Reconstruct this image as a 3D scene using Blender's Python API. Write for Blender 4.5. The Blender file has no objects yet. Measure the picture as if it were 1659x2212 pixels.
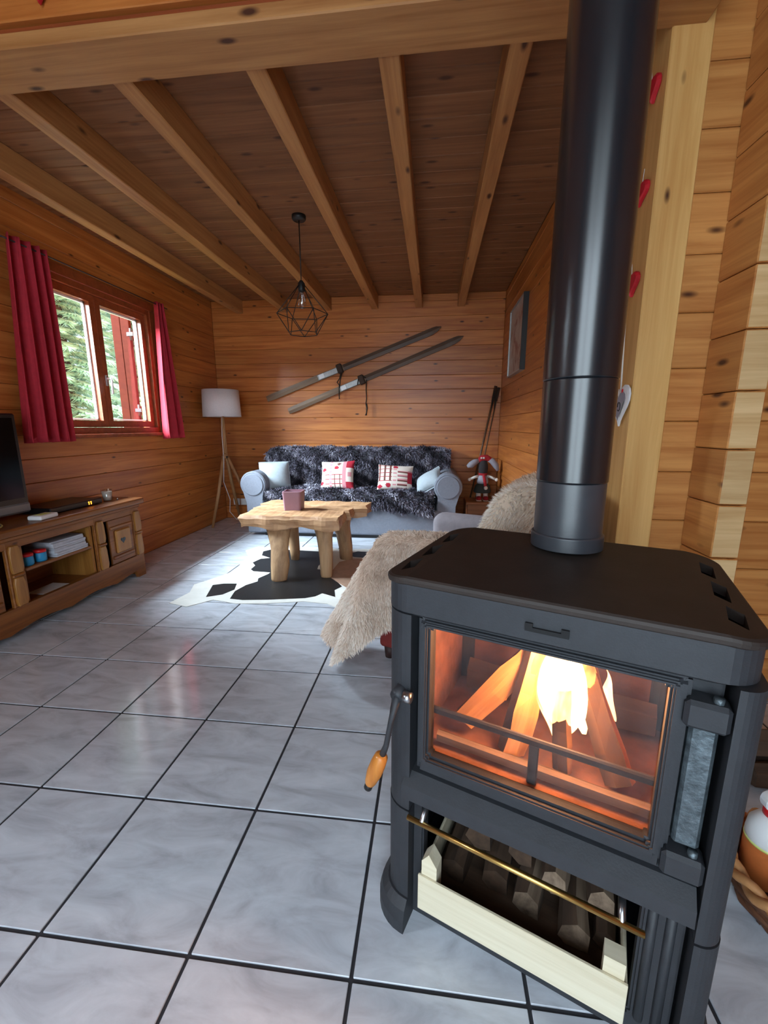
import bpy, bmesh, math, random
import numpy as np
from mathutils import Vector, Matrix, Euler

# ---------------------------------------------------------------- camera, world, light
SC = bpy.context.scene
COL = SC.collection
W_PX, H_PX, F_PX = 1659.0, 2212.0, 911.6
YAW, PITCH, ROLL = math.radians(-6.58), math.radians(-11.45), math.radians(-0.09)
CAM_POS = Vector((0.1427, -0.6381, 1.0989))

cam_data = bpy.data.cameras.new('camera')
cam_data.sensor_fit = 'AUTO'
cam_data.sensor_width = 36.0
cam_data.lens = 36.0 * F_PX / H_PX
cam_data.clip_start = 0.02
cam_data.clip_end = 200
cam = bpy.data.objects.new('camera', cam_data)
COL.objects.link(cam)
fwd = Vector((math.sin(YAW)*math.cos(PITCH), math.cos(YAW)*math.cos(PITCH), math.sin(PITCH)))
rgt = Vector((math.cos(YAW), -math.sin(YAW), 0))
up = rgt.cross(fwd)
r2 = rgt*math.cos(ROLL) + up*math.sin(ROLL)
u2 = -rgt*math.sin(ROLL) + up*math.cos(ROLL)
cam.matrix_world = Matrix(((r2.x, u2.x, -fwd.x, CAM_POS.x), (r2.y, u2.y, -fwd.y, CAM_POS.y),
                           (r2.z, u2.z, -fwd.z, CAM_POS.z), (0, 0, 0, 1)))
SC.camera = cam

world = bpy.data.worlds.new('overcast_sky')
SC.world = world
world.use_nodes = True
bg = world.node_tree.nodes['Background']
bg.inputs['Color'].default_value = (0.80, 0.90, 1.0, 1)
bg.inputs['Strength'].default_value = 2.3

def area_light(name, loc, target, sx, sy, power, color):
    d = bpy.data.lights.new(name, 'AREA')
    d.shape = 'RECTANGLE'; d.size = sx; d.size_y = sy; d.energy = power; d.color = color
    o = bpy.data.objects.new(name, d); COL.objects.link(o)
    o.location = loc
    o.rotation_euler = (Vector(target)-Vector(loc)).to_track_quat('-Z', 'Y').to_euler()
    return o
DAY = (0.74, 0.87, 1.0)
# daylight through the glazed door behind the camera, and an unseen panel added outside the left windows to boost daylight
area_light('daylight_glazed_door', (-0.2, -2.36, 1.20), (-0.2, 3, 0.5), 2.0, 2.2, 88, DAY)
area_light('sky_boost_panel', (-5.0, 0.4, 3.9), (-2.36, 0.4, 2.6), 6.8, 2.9, 9800, DAY)

SC.view_settings.view_transform = 'Standard'
SC.view_settings.look = 'None'
SC.view_settings.gamma = 1.0
SC.view_settings.use_curve_mapping = False
SC.view_settings.exposure = -0.07

# ---------------------------------------------------------------- material helpers
def srgb(r, g, b):
    def f(c):
        c /= 255.0
        return c/12.92 if c <= 0.04045 else ((c+0.055)/1.055)**2.4
    return (f(r), f(g), f(b), 1.0)

def new_mat(name):
    m = bpy.data.materials.new(name); m.use_nodes = True
    nt = m.node_tree
    b = nt.nodes['Principled BSDF']
    return m, nt, b

def N(nt, t, **kw):
    n = nt.nodes.new(t)
    for k, v in kw.items():
        setattr(n, k, v)
    return n

def math_n(nt, op, a, b=None, c=None):
    n = N(nt, 'ShaderNodeMath', operation=op)
    for i, v in enumerate((a, b, c)):
        if v is None: continue
        if isinstance(v, (int, float)): n.inputs[i].default_value = v
        else: nt.links.new(v, n.inputs[i])
    return n.outputs[0]

def ramp(nt, fac, stops):
    n = N(nt, 'ShaderNodeValToRGB')
    e = n.color_ramp.elements
    while len(e) < len(stops): e.new(0.5)
    for k, (p, c) in enumerate(stops):
        e[k].position = p; e[k].color = c
    nt.links.new(fac, n.inputs[0])
    return n.outputs[0]

def mix_col(nt, fac, a, b, blend='MIX'):
    n = N(nt, 'ShaderNodeMix', data_type='RGBA', blend_type=blend)
    for sock, v in ((n.inputs[0], fac), (n.inputs[6], a), (n.inputs[7], b)):
        if isinstance(v, (int, float)): sock.default_value = v
        elif isinstance(v, tuple): sock.default_value = v
        else: nt.links.new(v, sock)
    return n.outputs[2]

def obj_vec(nt, scale=(1, 1, 1), rand=True):
    tc = N(nt, 'ShaderNodeTexCoord'); oi = N(nt, 'ShaderNodeObjectInfo')
    mp = N(nt, 'ShaderNodeVectorMath', operation='MULTIPLY')
    nt.links.new(tc.outputs['Object'], mp.inputs[0]); mp.inputs[1].default_value = scale
    if not rand: return mp.outputs[0]
    cx = N(nt, 'ShaderNodeCombineXYZ')
    nt.links.new(math_n(nt, 'MULTIPLY', oi.outputs['Random'], 97.0), cx.inputs[0])
    nt.links.new(math_n(nt, 'MULTIPLY', oi.outputs['Random'], 31.0), cx.inputs[1])
    nt.links.new(math_n(nt, 'MULTIPLY', oi.outputs['Random'], 53.0), cx.inputs[2])
    ad = N(nt, 'ShaderNodeVectorMath', operation='ADD')
    nt.links.new(mp.outputs[0], ad.inputs[0]); nt.links.new(cx.outputs[0], ad.inputs[1])
    return ad.outputs[0]

def noise(nt, vec, scale=5, detail=4, rough=0.55, dist=0.0):
    n = N(nt, 'ShaderNodeTexNoise')
    n.inputs['Scale'].default_value = scale; n.inputs['Detail'].default_value = detail
    n.inputs['Roughness'].default_value = rough; n.inputs['Distortion'].default_value = dist
    nt.links.new(vec, n.inputs['Vector'])
    return n.outputs[0]

def bump(nt, b, h, strength=0.2, dist=0.01):
    n = N(nt, 'ShaderNodeBump')
    n.inputs['Strength'].default_value = strength; n.inputs['Distance'].default_value = dist
    nt.links.new(h, n.inputs['Height']); nt.links.new(n.outputs[0], b.inputs['Normal'])

def wood(name, light, dark, axis=0, knot=srgb(70, 32, 12), rough=0.42, grain=1.0, knots=1.0, vary=0.25, bumpy=0.12):
    m, nt, b = new_mat(name)
    s = [22*grain, 22*grain, 22*grain]; s[axis] = 1.3*grain
    v = obj_vec(nt, tuple(s))
    g1 = noise(nt, v, 1.0, 5, 0.6, 0.6)
    s2 = [90*grain, 90*grain, 90*grain]; s2[axis] = 2.2*grain
    g2 = noise(nt, obj_vec(nt, tuple(s2)), 1.0, 3, 0.6)
    f = math_n(nt, 'ADD', math_n(nt, 'MULTIPLY', g1, 0.75), math_n(nt, 'MULTIPLY', g2, 0.25))
    c = ramp(nt, f, [(0.34, dark), (0.62, light)])
    oi = N(nt, 'ShaderNodeObjectInfo')
    val = math_n(nt, 'ADD', math_n(nt, 'MULTIPLY', oi.outputs['Random'], vary), 1.0-vary/2)
    hsv = N(nt, 'ShaderNodeHueSaturation')
    nt.links.new(c, hsv.inputs['Color']); nt.links.new(val, hsv.inputs['Value'])
    c = hsv.outputs[0]
    if knots > 0:
        s3 = [11*grain, 11*grain, 11*grain]; s3[axis] = 4.2*grain
        vo = N(nt, 'ShaderNodeTexVoronoi'); vo.inputs['Scale'].default_value = 1.0
        nt.links.new(obj_vec(nt, tuple(s3)), vo.inputs['Vector'])
        kf = ramp(nt, vo.outputs['Distance'], [(0.07*knots, (1, 1, 1, 1)), (0.17*knots, (0, 0, 0, 1))])
        c = mix_col(nt, kf, c, knot)
    nt.links.new(c, b.inputs['Base Color'])
    b.inputs['Roughness'].default_value = rough
    bump(nt, b, f, bumpy, 0.004)
    return m

def plain(name, col, rough=0.5, metal=0.0, nscale=0, namp=0.15, bstr=0.0, bscale=None, rand=False, spec=None):
    m, nt, b = new_mat(name)
    b.inputs['Roughness'].default_value = rough
    b.inputs['Metallic'].default_value = metal
    if spec is not None: b.inputs['Specular IOR Level'].default_value = spec
    if nscale:
        f = noise(nt, obj_vec(nt), nscale, 5, 0.6)
        lo = tuple(max(0, c*(1-namp)) for c in col[:3])+(1,)
        hi = tuple(min(1, c*(1+namp)) for c in col[:3])+(1,)
        nt.links.new(ramp(nt, f, [(0.3, lo), (0.7, hi)]), b.inputs['Base Color'])
    else:
        b.inputs['Base Color'].default_value = col
        f = None
    if bstr:
        h = noise(nt, obj_vec(nt), bscale or 200, 3, 0.6)
        bump(nt, b, h, bstr, 0.003)
    return m

def emit(name, col, strength):
    m, nt, b = new_mat(name)
    b.inputs['Base Color'].default_value = (0.02, 0.02, 0.02, 1)
    b.inputs['Emission Color'].default_value = col
    b.inputs['Emission Strength'].default_value = strength
    return m

def thin_glass(name, tint=(1, 1, 1, 1), refl=0.06, rough=0.02):
    m = bpy.data.materials.new(name); m.use_nodes = True
    nt = m.node_tree; nt.nodes.clear()
    out = N(nt, 'ShaderNodeOutputMaterial'); tr = N(nt, 'ShaderNodeBsdfTransparent')
    gl = N(nt, 'ShaderNodeBsdfGlossy'); mx = N(nt, 'ShaderNodeMixShader')
    tr.inputs[0].default_value = tint; gl.inputs['Roughness'].default_value = rough
    mx.inputs[0].default_value = refl
    nt.links.new(tr.outputs[0], mx.inputs[1]); nt.links.new(gl.outputs[0], mx.inputs[2])
    nt.links.new(mx.outputs[0], out.inputs[0])
    return m

# ---------------------------------------------------------------- materials
M = {}
M['wall'] = wood('varnished_spruce', srgb(200, 125, 62), srgb(158, 81, 30), rough=0.36, vary=0.22, knots=0.75)
M['ceil'] = wood('ceiling_spruce', srgb(142, 92, 54), srgb(108, 64, 32), rough=0.6, vary=0.16)
M['joist'] = wood('joist_spruce', srgb(188, 134, 80), srgb(154, 98, 50), rough=0.5, vary=0.1)
M['post'] = wood('post_spruce', srgb(226, 180, 112), srgb(204, 150, 82), rough=0.5, vary=0.08, knots=0.8)
M['endgrain'] = wood('end_grain', srgb(218, 184, 134), srgb(190, 150, 98), axis=1, rough=0.7, knots=0, vary=0.15)
M['log'] = wood('log_wall_spruce', srgb(206, 144, 80), srgb(168, 102, 48), rough=0.42, vary=0.2)
M['cab'] = wood('cabinet_walnut', srgb(150, 92, 40), srgb(104, 56, 22), axis=1, rough=0.4, knots=0.5, vary=0.12)
M['cab_v'] = wood('cabinet_pine', srgb(176, 122, 58), srgb(132, 82, 34), axis=2, rough=0.4, knots=0.5, vary=0.12)
M['drift'] = wood('driftwood', srgb(200, 156, 114), srgb(154, 108, 74), axis=0, rough=0.6, grain=0.9, knots=0.9, vary=0.1, bumpy=0.35)
M['drift_v'] = wood('driftwood_leg', srgb(190, 152, 112), srgb(144, 108, 78), axis=2, rough=0.65, grain=0.8, knots=0.8, vary=0.12, bumpy=0.35)
M['lampwood'] = wood('lamp_wood', srgb(186, 140, 96), srgb(150, 104, 64), axis=2, rough=0.55, knots=0, vary=0.05)
M['winframe'] = wood('window_frame_wood', srgb(150, 74, 38), srgb(118, 54, 26), rough=0.4, knots=0, vary=0.05)
M['ski'] = wood('ski_wood', srgb(140, 112, 86), srgb(98, 74, 54), rough=0.5, knots=0.3, vary=0.1)
M['ski_dark'] = wood('ski_wood_dark', srgb(96, 68, 46), srgb(62, 42, 28), rough=0.5, knots=0, vary=0.1)
M['crate'] = wood('poplar_crate', srgb(232, 224, 200), srgb(206, 194, 164), rough=0.7, knots=0.2, vary=0.08)
M['firelog'] = wood('split_firewood', srgb(214, 162, 104), srgb(160, 106, 62), rough=0.8, knots=0, vary=0.15, bumpy=0.5)
M['bark'] = wood('bark', srgb(88, 66, 50), srgb(44, 32, 24), rough=0.9, knots=0, grain=0.6, vary=0.2, bumpy=0.9)
M['oldwood'] = wood('weathered_firewood', srgb(150, 128, 108), srgb(78, 60, 46), rough=0.9, knots=0, grain=0.8, vary=0.2, bumpy=0.9)
M['stool'] = wood('stool_wood', srgb(150, 100, 60), srgb(100, 62, 36), rough=0.5, knots=0.5)
M['handle'] = wood('handle_wood', srgb(206, 134, 58), srgb(176, 104, 38), axis=2, rough=0.35, knots=0)

def tile_mat():
    m, nt, b = new_mat('marbled_tile')
    tc = N(nt, 'ShaderNodeTexCoord'); oi = N(nt, 'ShaderNodeObjectInfo')
    mp = N(nt, 'ShaderNodeMapping'); mp.inputs['Rotation'].default_value = (0, 0, 0.85)
    mp.inputs['Scale'].default_value = (3.0, 9.0, 3.0)
    nt.links.new(tc.outputs['Object'], mp.inputs[0])
    cx = N(nt, 'ShaderNodeCombineXYZ')
    nt.links.new(math_n(nt, 'MULTIPLY', oi.outputs['Random'], 91.0), cx.inputs[0])
    nt.links.new(math_n(nt, 'MULTIPLY', oi.outputs['Random'], 37.0), cx.inputs[1])
    ad = N(nt, 'ShaderNodeVectorMath', operation='ADD')
    nt.links.new(mp.outputs[0], ad.inputs[0]); nt.links.new(cx.outputs[0], ad.inputs[1])
    f = noise(nt, ad.outputs[0], 1.6, 6, 0.62, 0.8)
    c = ramp(nt, f, [(0.30, srgb(172, 176, 186)), (0.50, srgb(198, 204, 214)), (0.72, srgb(216, 222, 232))])
    nt.links.new(c, b.inputs['Base Color'])
    f2 = noise(nt, ad.outputs[0], 0.8, 3, 0.5)
    r = N(nt, 'ShaderNodeMapRange'); nt.links.new(f2, r.inputs[0])
    r.inputs[3].default_value = 0.08; r.inputs[4].default_value = 0.17
    nt.links.new(r.outputs[0], b.inputs['Roughness'])
    h = noise(nt, ad.outputs[0], 2.5, 2, 0.5)
    bump(nt, b, h, 0.06, 0.004)
    return m
M['tile'] = tile_mat()
M['grout'] = plain('dark_grout', srgb(46, 46, 52), 0.9, nscale=40)
M['iron'] = plain('cast_iron', srgb(46, 48, 53), 0.56, 0.1, nscale=30, namp=0.12, bstr=0.10, bscale=260)
M['iron_top'] = plain('cast_iron_top', srgb(48, 39, 35), 0.62, 0.1, nscale=14, namp=0.2, bstr=0.12, bscale=260)
M['iron_dark'] = plain('dark_iron', srgb(24, 24, 26), 0.8, 0.1, nscale=30)  # darker iron tone for the wood bay, deflector and apron notch
M['pipe'] = plain('black_enamel_pipe', srgb(24, 27, 32), 0.25, 0.0, nscale=6, namp=0.1, spec=0.85)
M['pipe_grey'] = plain('grey_enamel_pipe', srgb(52, 56, 63), 0.38, 0.0, spec=0.9, nscale=20, namp=0.12, bstr=0.05, bscale=200)
M['firebrick'] = plain('firebrick', srgb(120, 82, 66), 0.9, nscale=14, namp=0.45, bstr=0.4, bscale=40)
M['brass'] = plain('brass_rod', srgb(205, 170, 100), 0.3, 1.0)
M['steel'] = plain('bright_steel', srgb(170, 172, 176), 0.3, 1.0)
M['worn'] = plain('worn_steel_plate', srgb(92, 102, 108), 0.45, 0.6, nscale=60, namp=0.5, bstr=0.5, bscale=120)
M['sofa'] = plain('grey_sofa_cloth', srgb(124, 128, 140), 0.9, nscale=60, namp=0.08, bstr=0.2, bscale=500)
M['chair'] = plain('taupe_grey_cloth', srgb(150, 142, 148), 0.92, nscale=40, namp=0.08, bstr=0.2, bscale=500)
M['redcloth'] = plain('dark_red_cloth', srgb(134, 46, 42), 0.85, nscale=40, namp=0.1)
M['darkleg'] = plain('dark_brown_wood', srgb(58, 36, 34), 0.6)
M['curtain'] = plain('red_curtain', srgb(178, 36, 52), 0.85, nscale=30, namp=0.12, bstr=0.15, bscale=400)
M['knit'] = plain('grey_knit', srgb(172, 182, 190), 0.92, nscale=30, namp=0.06, bstr=0.5, bscale=90)
M['cream'] = plain('cream_cotton', srgb(226, 214, 204), 0.9, nscale=30, namp=0.05)
M['red'] = plain('red_print', srgb(176, 30, 52), 0.85)
M['pink'] = plain('pink_print', srgb(212, 142, 150), 0.85)
M['brownp'] = plain('brown_print', srgb(110, 60, 52), 0.85)
M['shade'] = plain('white_lampshade', srgb(222, 214, 214), 0.9, nscale=80, namp=0.04)
M['black'] = plain('black_plastic', srgb(14, 14, 17), 0.35)
M['blackmatt'] = plain('black_metal', srgb(22, 20, 20), 0.5)
M['screen'] = plain('tv_screen', srgb(5, 6, 8), 0.15, spec=0.15)
M['silver'] = plain('silver_plastic', srgb(120, 118, 120), 0.4, 0.3)
M['white'] = plain('white_plastic', srgb(230, 230, 232), 0.4)
M['wax'] = plain('white_wax', srgb(236, 228, 216), 0.5)
M['yellow'] = plain('yellow_green_edge', srgb(214, 220, 130), 0.3)
M['mauve'] = plain('mauve_ceramic', srgb(150, 110, 122), 0.55, nscale=20, namp=0.06)
M['hide_white'] = plain('white_cowhide', srgb(222, 220, 214), 0.8, nscale=12, namp=0.06)
M['hide_black'] = plain('black_cowhide', srgb(16, 15, 18), 0.45, nscale=30, namp=0.3, bstr=0.3, bscale=120)
M['hide_tan'] = plain('tan_cowhide', srgb(176, 142, 120), 0.75, nscale=20, namp=0.12)
M['paper'] = plain('paper', srgb(190, 192, 202), 0.7, nscale=40, namp=0.1)
M['blue'] = plain('blue_plastic', srgb(40, 140, 190), 0.45)
M['leather'] = plain('old_leather', srgb(58, 38, 26), 0.7, nscale=40, namp=0.3)
M['cord'] = plain('dark_cord', srgb(40, 30, 22), 0.8)
M['alu'] = plain('worn_aluminium', srgb(176, 178, 178), 0.4, 0.7, nscale=40, namp=0.15)
M['glass'] = thin_glass('window_glass', (0.97, 0.99, 0.98, 1), 0.05)
M['stoveglass'] = thin_glass('stove_glass', (0.90, 0.78, 0.74, 1), 0.045, 0.08)
M['bulb'] = thin_glass('bulb_glass', (0.95, 0.95, 0.95, 1), 0.25, 0.03)
M['jar'] = thin_glass('jar_glass', (0.95, 0.95, 0.95, 1), 0.15, 0.03)
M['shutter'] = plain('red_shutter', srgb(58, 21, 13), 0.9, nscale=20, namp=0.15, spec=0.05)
M['pine'] = plain('spruce_needles', srgb(190, 220, 194), 0.9, nscale=3, namp=0.3)
M['twig'] = plain('bare_twigs', srgb(150, 140, 128), 0.9)
M['trunk'] = plain('tree_bark', srgb(86, 72, 60), 0.95, nscale=10, namp=0.3)
M['grass'] = plain('meadow', srgb(110, 126, 84), 1.0, nscale=2, namp=0.3)
M['wicker'] = plain('wicker', srgb(186, 132, 84), 0.6, nscale=30, namp=0.25)
M['wicker_dark'] = plain('dark_wicker', srgb(96, 58, 36), 0.65, nscale=30, namp=0.3)
M['orange'] = plain('orange_label', srgb(214, 118, 62), 0.4, nscale=9, namp=0.3)
M['redcap'] = plain('red_plastic', srgb(204, 28, 34), 0.35)
M['ornament'] = plain('red_ornament', srgb(186, 26, 40), 0.5, nscale=30, namp=0.2)
M['green'] = plain('green_print', srgb(50, 84, 54), 0.6)
M['darkdress'] = plain('dark_green_felt', srgb(52, 58, 56), 0.95)
M['felt_grey'] = plain('grey_felt', srgb(150, 146, 156), 0.95, nscale=30, namp=0.1)
M['felt_white'] = plain('white_felt', srgb(224, 220, 214), 0.95)
M['felt_dark'] = plain('dark_felt', srgb(52, 46, 48), 0.95)
M['felt_red'] = plain('red_felt', srgb(164, 34, 42), 0.95)
M['picture'] = None
M['led'] = emit('orange_led', (1.0, 0.28, 0.02, 1), 6.0)

def fur_mat(name, stops, rough=0.75):
    m, nt, b = new_mat(name)
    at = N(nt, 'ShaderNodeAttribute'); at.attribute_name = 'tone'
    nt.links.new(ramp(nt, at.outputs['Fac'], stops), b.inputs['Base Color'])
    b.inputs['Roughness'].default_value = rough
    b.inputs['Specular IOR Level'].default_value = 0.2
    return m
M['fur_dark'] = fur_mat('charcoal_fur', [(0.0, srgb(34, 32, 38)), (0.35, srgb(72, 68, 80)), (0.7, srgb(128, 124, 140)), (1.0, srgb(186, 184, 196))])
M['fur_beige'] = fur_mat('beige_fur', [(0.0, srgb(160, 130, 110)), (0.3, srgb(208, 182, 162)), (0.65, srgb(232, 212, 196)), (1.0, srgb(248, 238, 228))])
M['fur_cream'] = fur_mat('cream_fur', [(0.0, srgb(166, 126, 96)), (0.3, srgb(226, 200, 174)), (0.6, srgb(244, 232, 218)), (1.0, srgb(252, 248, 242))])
M['hide_d'] = plain('charcoal_fur_backing', srgb(52, 50, 56), 0.95)
M['hide_b'] = plain('beige_fur_backing', srgb(214, 190, 170), 0.95, nscale=8, namp=0.12)
M['hide_c'] = plain('cream_fur_backing', srgb(228, 210, 190), 0.95, nscale=8, namp=0.15)
def picture_mat():
    m, nt, b = new_mat('printed_canvas')
    v = obj_vec(nt, (4, 4, 4), False)
    f = noise(nt, v, 1.6, 5, 0.6, 0.5)
    nt.links.new(ramp(nt, f, [(0.38, srgb(132, 82, 66)), (0.46, srgb(168, 146, 132)), (0.7, srgb(188, 178, 170))]), b.inputs['Base Color'])
    b.inputs['Roughness'].default_value = 0.45
    return m
M['picture'] = picture_mat()

# ---------------------------------------------------------------- geometry helpers
def link(o, parent=None):
    COL.objects.link(o)
    if parent is not None: o.parent = parent
    return o

def mesh_obj(name, verts, faces, mat, parent=None, smooth=False, fidx=None):
    me = bpy.data.meshes.new(name)
    me.from_pydata([tuple(v) for v in verts], [], [tuple(f) for f in faces])
    mats = mat if isinstance(mat, (list, tuple)) else [mat]
    for x in mats: me.materials.append(M[x] if isinstance(x, str) else x)
    if fidx is not None: me.polygons.foreach_set('material_index', fidx)
    if smooth: me.polygons.foreach_set('use_smooth', [True]*len(me.polygons))
    me.update()
    return link(bpy.data.objects.new(name, me), parent)

def bm_obj(name, bm, mat, parent=None, smooth=False):
    me = bpy.data.meshes.new(name)
    bmesh.ops.recalc_face_normals(bm, faces=bm.faces)
    bm.to_mesh(me); bm.free()
    mats = mat if isinstance(mat, (list, tuple)) else [mat]
    for x in mats: me.materials.append(M[x] if isinstance(x, str) else x)
    if smooth: me.polygons.foreach_set('use_smooth', [True]*len(me.polygons))
    me.update()
    return link(bpy.data.objects.new(name, me), parent)

def bm_box(bm, x0, x1, y0, y1, z0, z1, bev=0.0, seg=1, mtx=None):
    r = bmesh.ops.create_cube(bm, size=1.0)
    vs = r['verts']
    bmesh.ops.scale(bm, vec=(x1-x0, y1-y0, z1-z0), verts=vs)
    bmesh.ops.translate(bm, vec=((x0+x1)/2, (y0+y1)/2, (z0+z1)/2), verts=vs)
    if mtx is not None: bmesh.ops.transform(bm, matrix=mtx, verts=vs)
    if bev > 0:
        es = list({e for v in vs for e in v.link_edges})
        bmesh.ops.bevel(bm, geom=es, offset=bev, segments=seg, profile=0.5, affect='EDGES', clamp_overlap=True)

def box(name, x0, x1, y0, y1, z0, z1, mat, parent=None, bev=0.0, seg=1, smooth=False, mtx=None):
    bm = bmesh.new(); bm_box(bm, x0, x1, y0, y1, z0, z1, bev, seg, mtx)
    return bm_obj(name, bm, mat, parent, smooth)

def soft_box(name, x0, x1, y0, y1, z0, z1, mat, parent=None, bev=0.05, puff=0.0):
    """upholstered block: heavily rounded and slightly crowned"""
    bm = bmesh.new(); bm_box(bm, x0, x1, y0, y1, z0, z1, bev, 5)
    cx, cy, cz = (x0+x1)/2, (y0+y1)/2, (z0+z1)/2
    if puff:
        bmesh.ops.subdivide_edges(bm, edges=[e for e in bm.edges if e.calc_length() > 0.12], cuts=6, use_grid_fill=True)
        for v in bm.verts:
            a = 1-((v.co.x-cx)/((x1-x0)/2))**2; b = 1-((v.co.y-cy)/((y1-y0)/2))**2
            v.co.z += puff*max(0, a)*max(0, b)*(1 if v.co.z > cz else -0.2)
    return bm_obj(name, bm, mat, parent, True)

def tube_data(pts, radii, n=8, closed_ends=True):
    pts = [Vector(p) for p in pts]
    if isinstance(radii, (int, float)): radii = [radii]*len(pts)
    V, F = [], []
    t0 = (pts[1]-pts[0]).normalized()
    ref = Vector((0, 0, 1)) if abs(t0.z) < 0.9 else Vector((1, 0, 0))
    nrm = t0.cross(ref).normalized()
    for i, p in enumerate(pts):
        t = (pts[min(i+1, len(pts)-1)]-pts[max(i-1, 0)]).normalized()
        nrm = (nrm-t*nrm.dot(t)).normalized(); bn = t.cross(nrm)
        for k in range(n):
            a = 2*math.pi*k/n
            V.append(p+(nrm*math.cos(a)+bn*math.sin(a))*radii[i])
    for i in range(len(pts)-1):
        for k in range(n):
            F.append((i*n+k, i*n+(k+1) % n, (i+1)*n+(k+1) % n, (i+1)*n+k))
    if closed_ends:
        F.append(tuple(range(n-1, -1, -1))); F.append(tuple((len(pts)-1)*n+k for k in range(n)))
    return V, F

def tube(name, pts, radii, mat, parent=None, n=8, smooth=True):
    V, F = tube_data(pts, radii, n)
    return mesh_obj(name, V, F, mat, parent, smooth)

def tubes(name, plist, r, mat, parent=None, n=6):
    V, F = [], []
    for pts in plist:
        v, f = tube_data(pts, r, n); o = len(V)
        V += v; F += [tuple(i+o for i in q) for q in f]
    return mesh_obj(name, V, F, mat, parent, True)

def lathe(name, prof, mat, parent=None, n=24, center=(0, 0), smooth=True, mtx=None, cap=True):
    """prof: list of (r, z) bottom to top"""
    V, F = [], []
    for r, z in prof:
        for k in range(n):
            a = 2*math.pi*k/n
            V.append(Vector((center[0]+r*math.cos(a), center[1]+r*math.sin(a), z)))
    for i in range(len(prof)-1):
        for k in range(n):
            F.append((i*n+k, i*n+(k+1) % n, (i+1)*n+(k+1) % n, (i+1)*n+k))
    if cap:
        F.append(tuple(range(n-1, -1, -1))); F.append(tuple((len(prof)-1)*n+k for k in range(n)))
    if mtx is not None: V = [mtx @ v for v in V]
    return mesh_obj(name, V, F, mat, parent, smooth)

def prism(name, outline, z0, z1, mat, parent=None, axis='z', smooth=False, bev=0.0):
    """extruded 2-D outline. axis z: (x,y); axis y: (x,z); axis x: (y,z)"""
    bm = bmesh.new()
    def P(a, b, h):
        return {'z': (a, b, h), 'y': (a, h, b), 'x': (h, a, b)}[axis]
    lo = [bm.verts.new(P(a, b, z0)) for a, b in outline]
    hi = [bm.verts.new(P(a, b, z1)) for a, b in outline]
    n = len(outline)
    bm.faces.new(lo[::-1]); bm.faces.new(hi)
    for i in range(n): bm.faces.new((lo[i], lo[(i+1) % n], hi[(i+1) % n], hi[i]))
    if bev:
        bmesh.ops.bevel(bm, geom=list(bm.edges), offset=bev, segments=1, affect='EDGES', clamp_overlap=True)
    return bm_obj(name, bm, mat, parent, smooth)

def grid_faces(nu, nv):
    return [(i*nv+j, i*nv+j+1, (i+1)*nv+j+1, (i+1)*nv+j) for i in range(nu-1) for j in range(nv-1)]

def sphere_data(c, r, nu=12, nv=8):
    V, F = [], []
    rx, ry, rz = r if isinstance(r, (tuple, list)) else (r, r, r)
    for j in range(nv+1):
        t = math.pi*j/nv
        for i in range(nu):
            a = 2*math.pi*i/nu
            V.append(Vector((c[0]+rx*math.sin(t)*math.cos(a), c[1]+ry*math.sin(t)*math.sin(a), c[2]-rz*math.cos(t))))
    for j in range(nv):
        for i in range(nu):
            F.append((j*nu+i, j*nu+(i+1) % nu, (j+1)*nu+(i+1) % nu, (j+1)*nu+i))
    return V, F

def blob(name, c, r, mat, parent=None, nu=14, nv=10):
    V, F = sphere_data(c, r, nu, nv)
    return mesh_obj(name, V, F, mat, parent, True)

def thing(name, label, cat, loc=(0, 0, 0), rotz=0.0, group=None):
    o = bpy.data.objects.new(name, None); o.empty_display_size = 0.1
    link(o); o.location = loc; o.rotation_euler = (0, 0, rotz)
    return tag(o, label, cat, group)

def tag(o, label, cat, group=None):
    o['label'] = label; o['category'] = cat
    if group: o['group'] = group
    return o

def struct(o):
    o['kind'] = 'structure'
    return o

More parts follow.
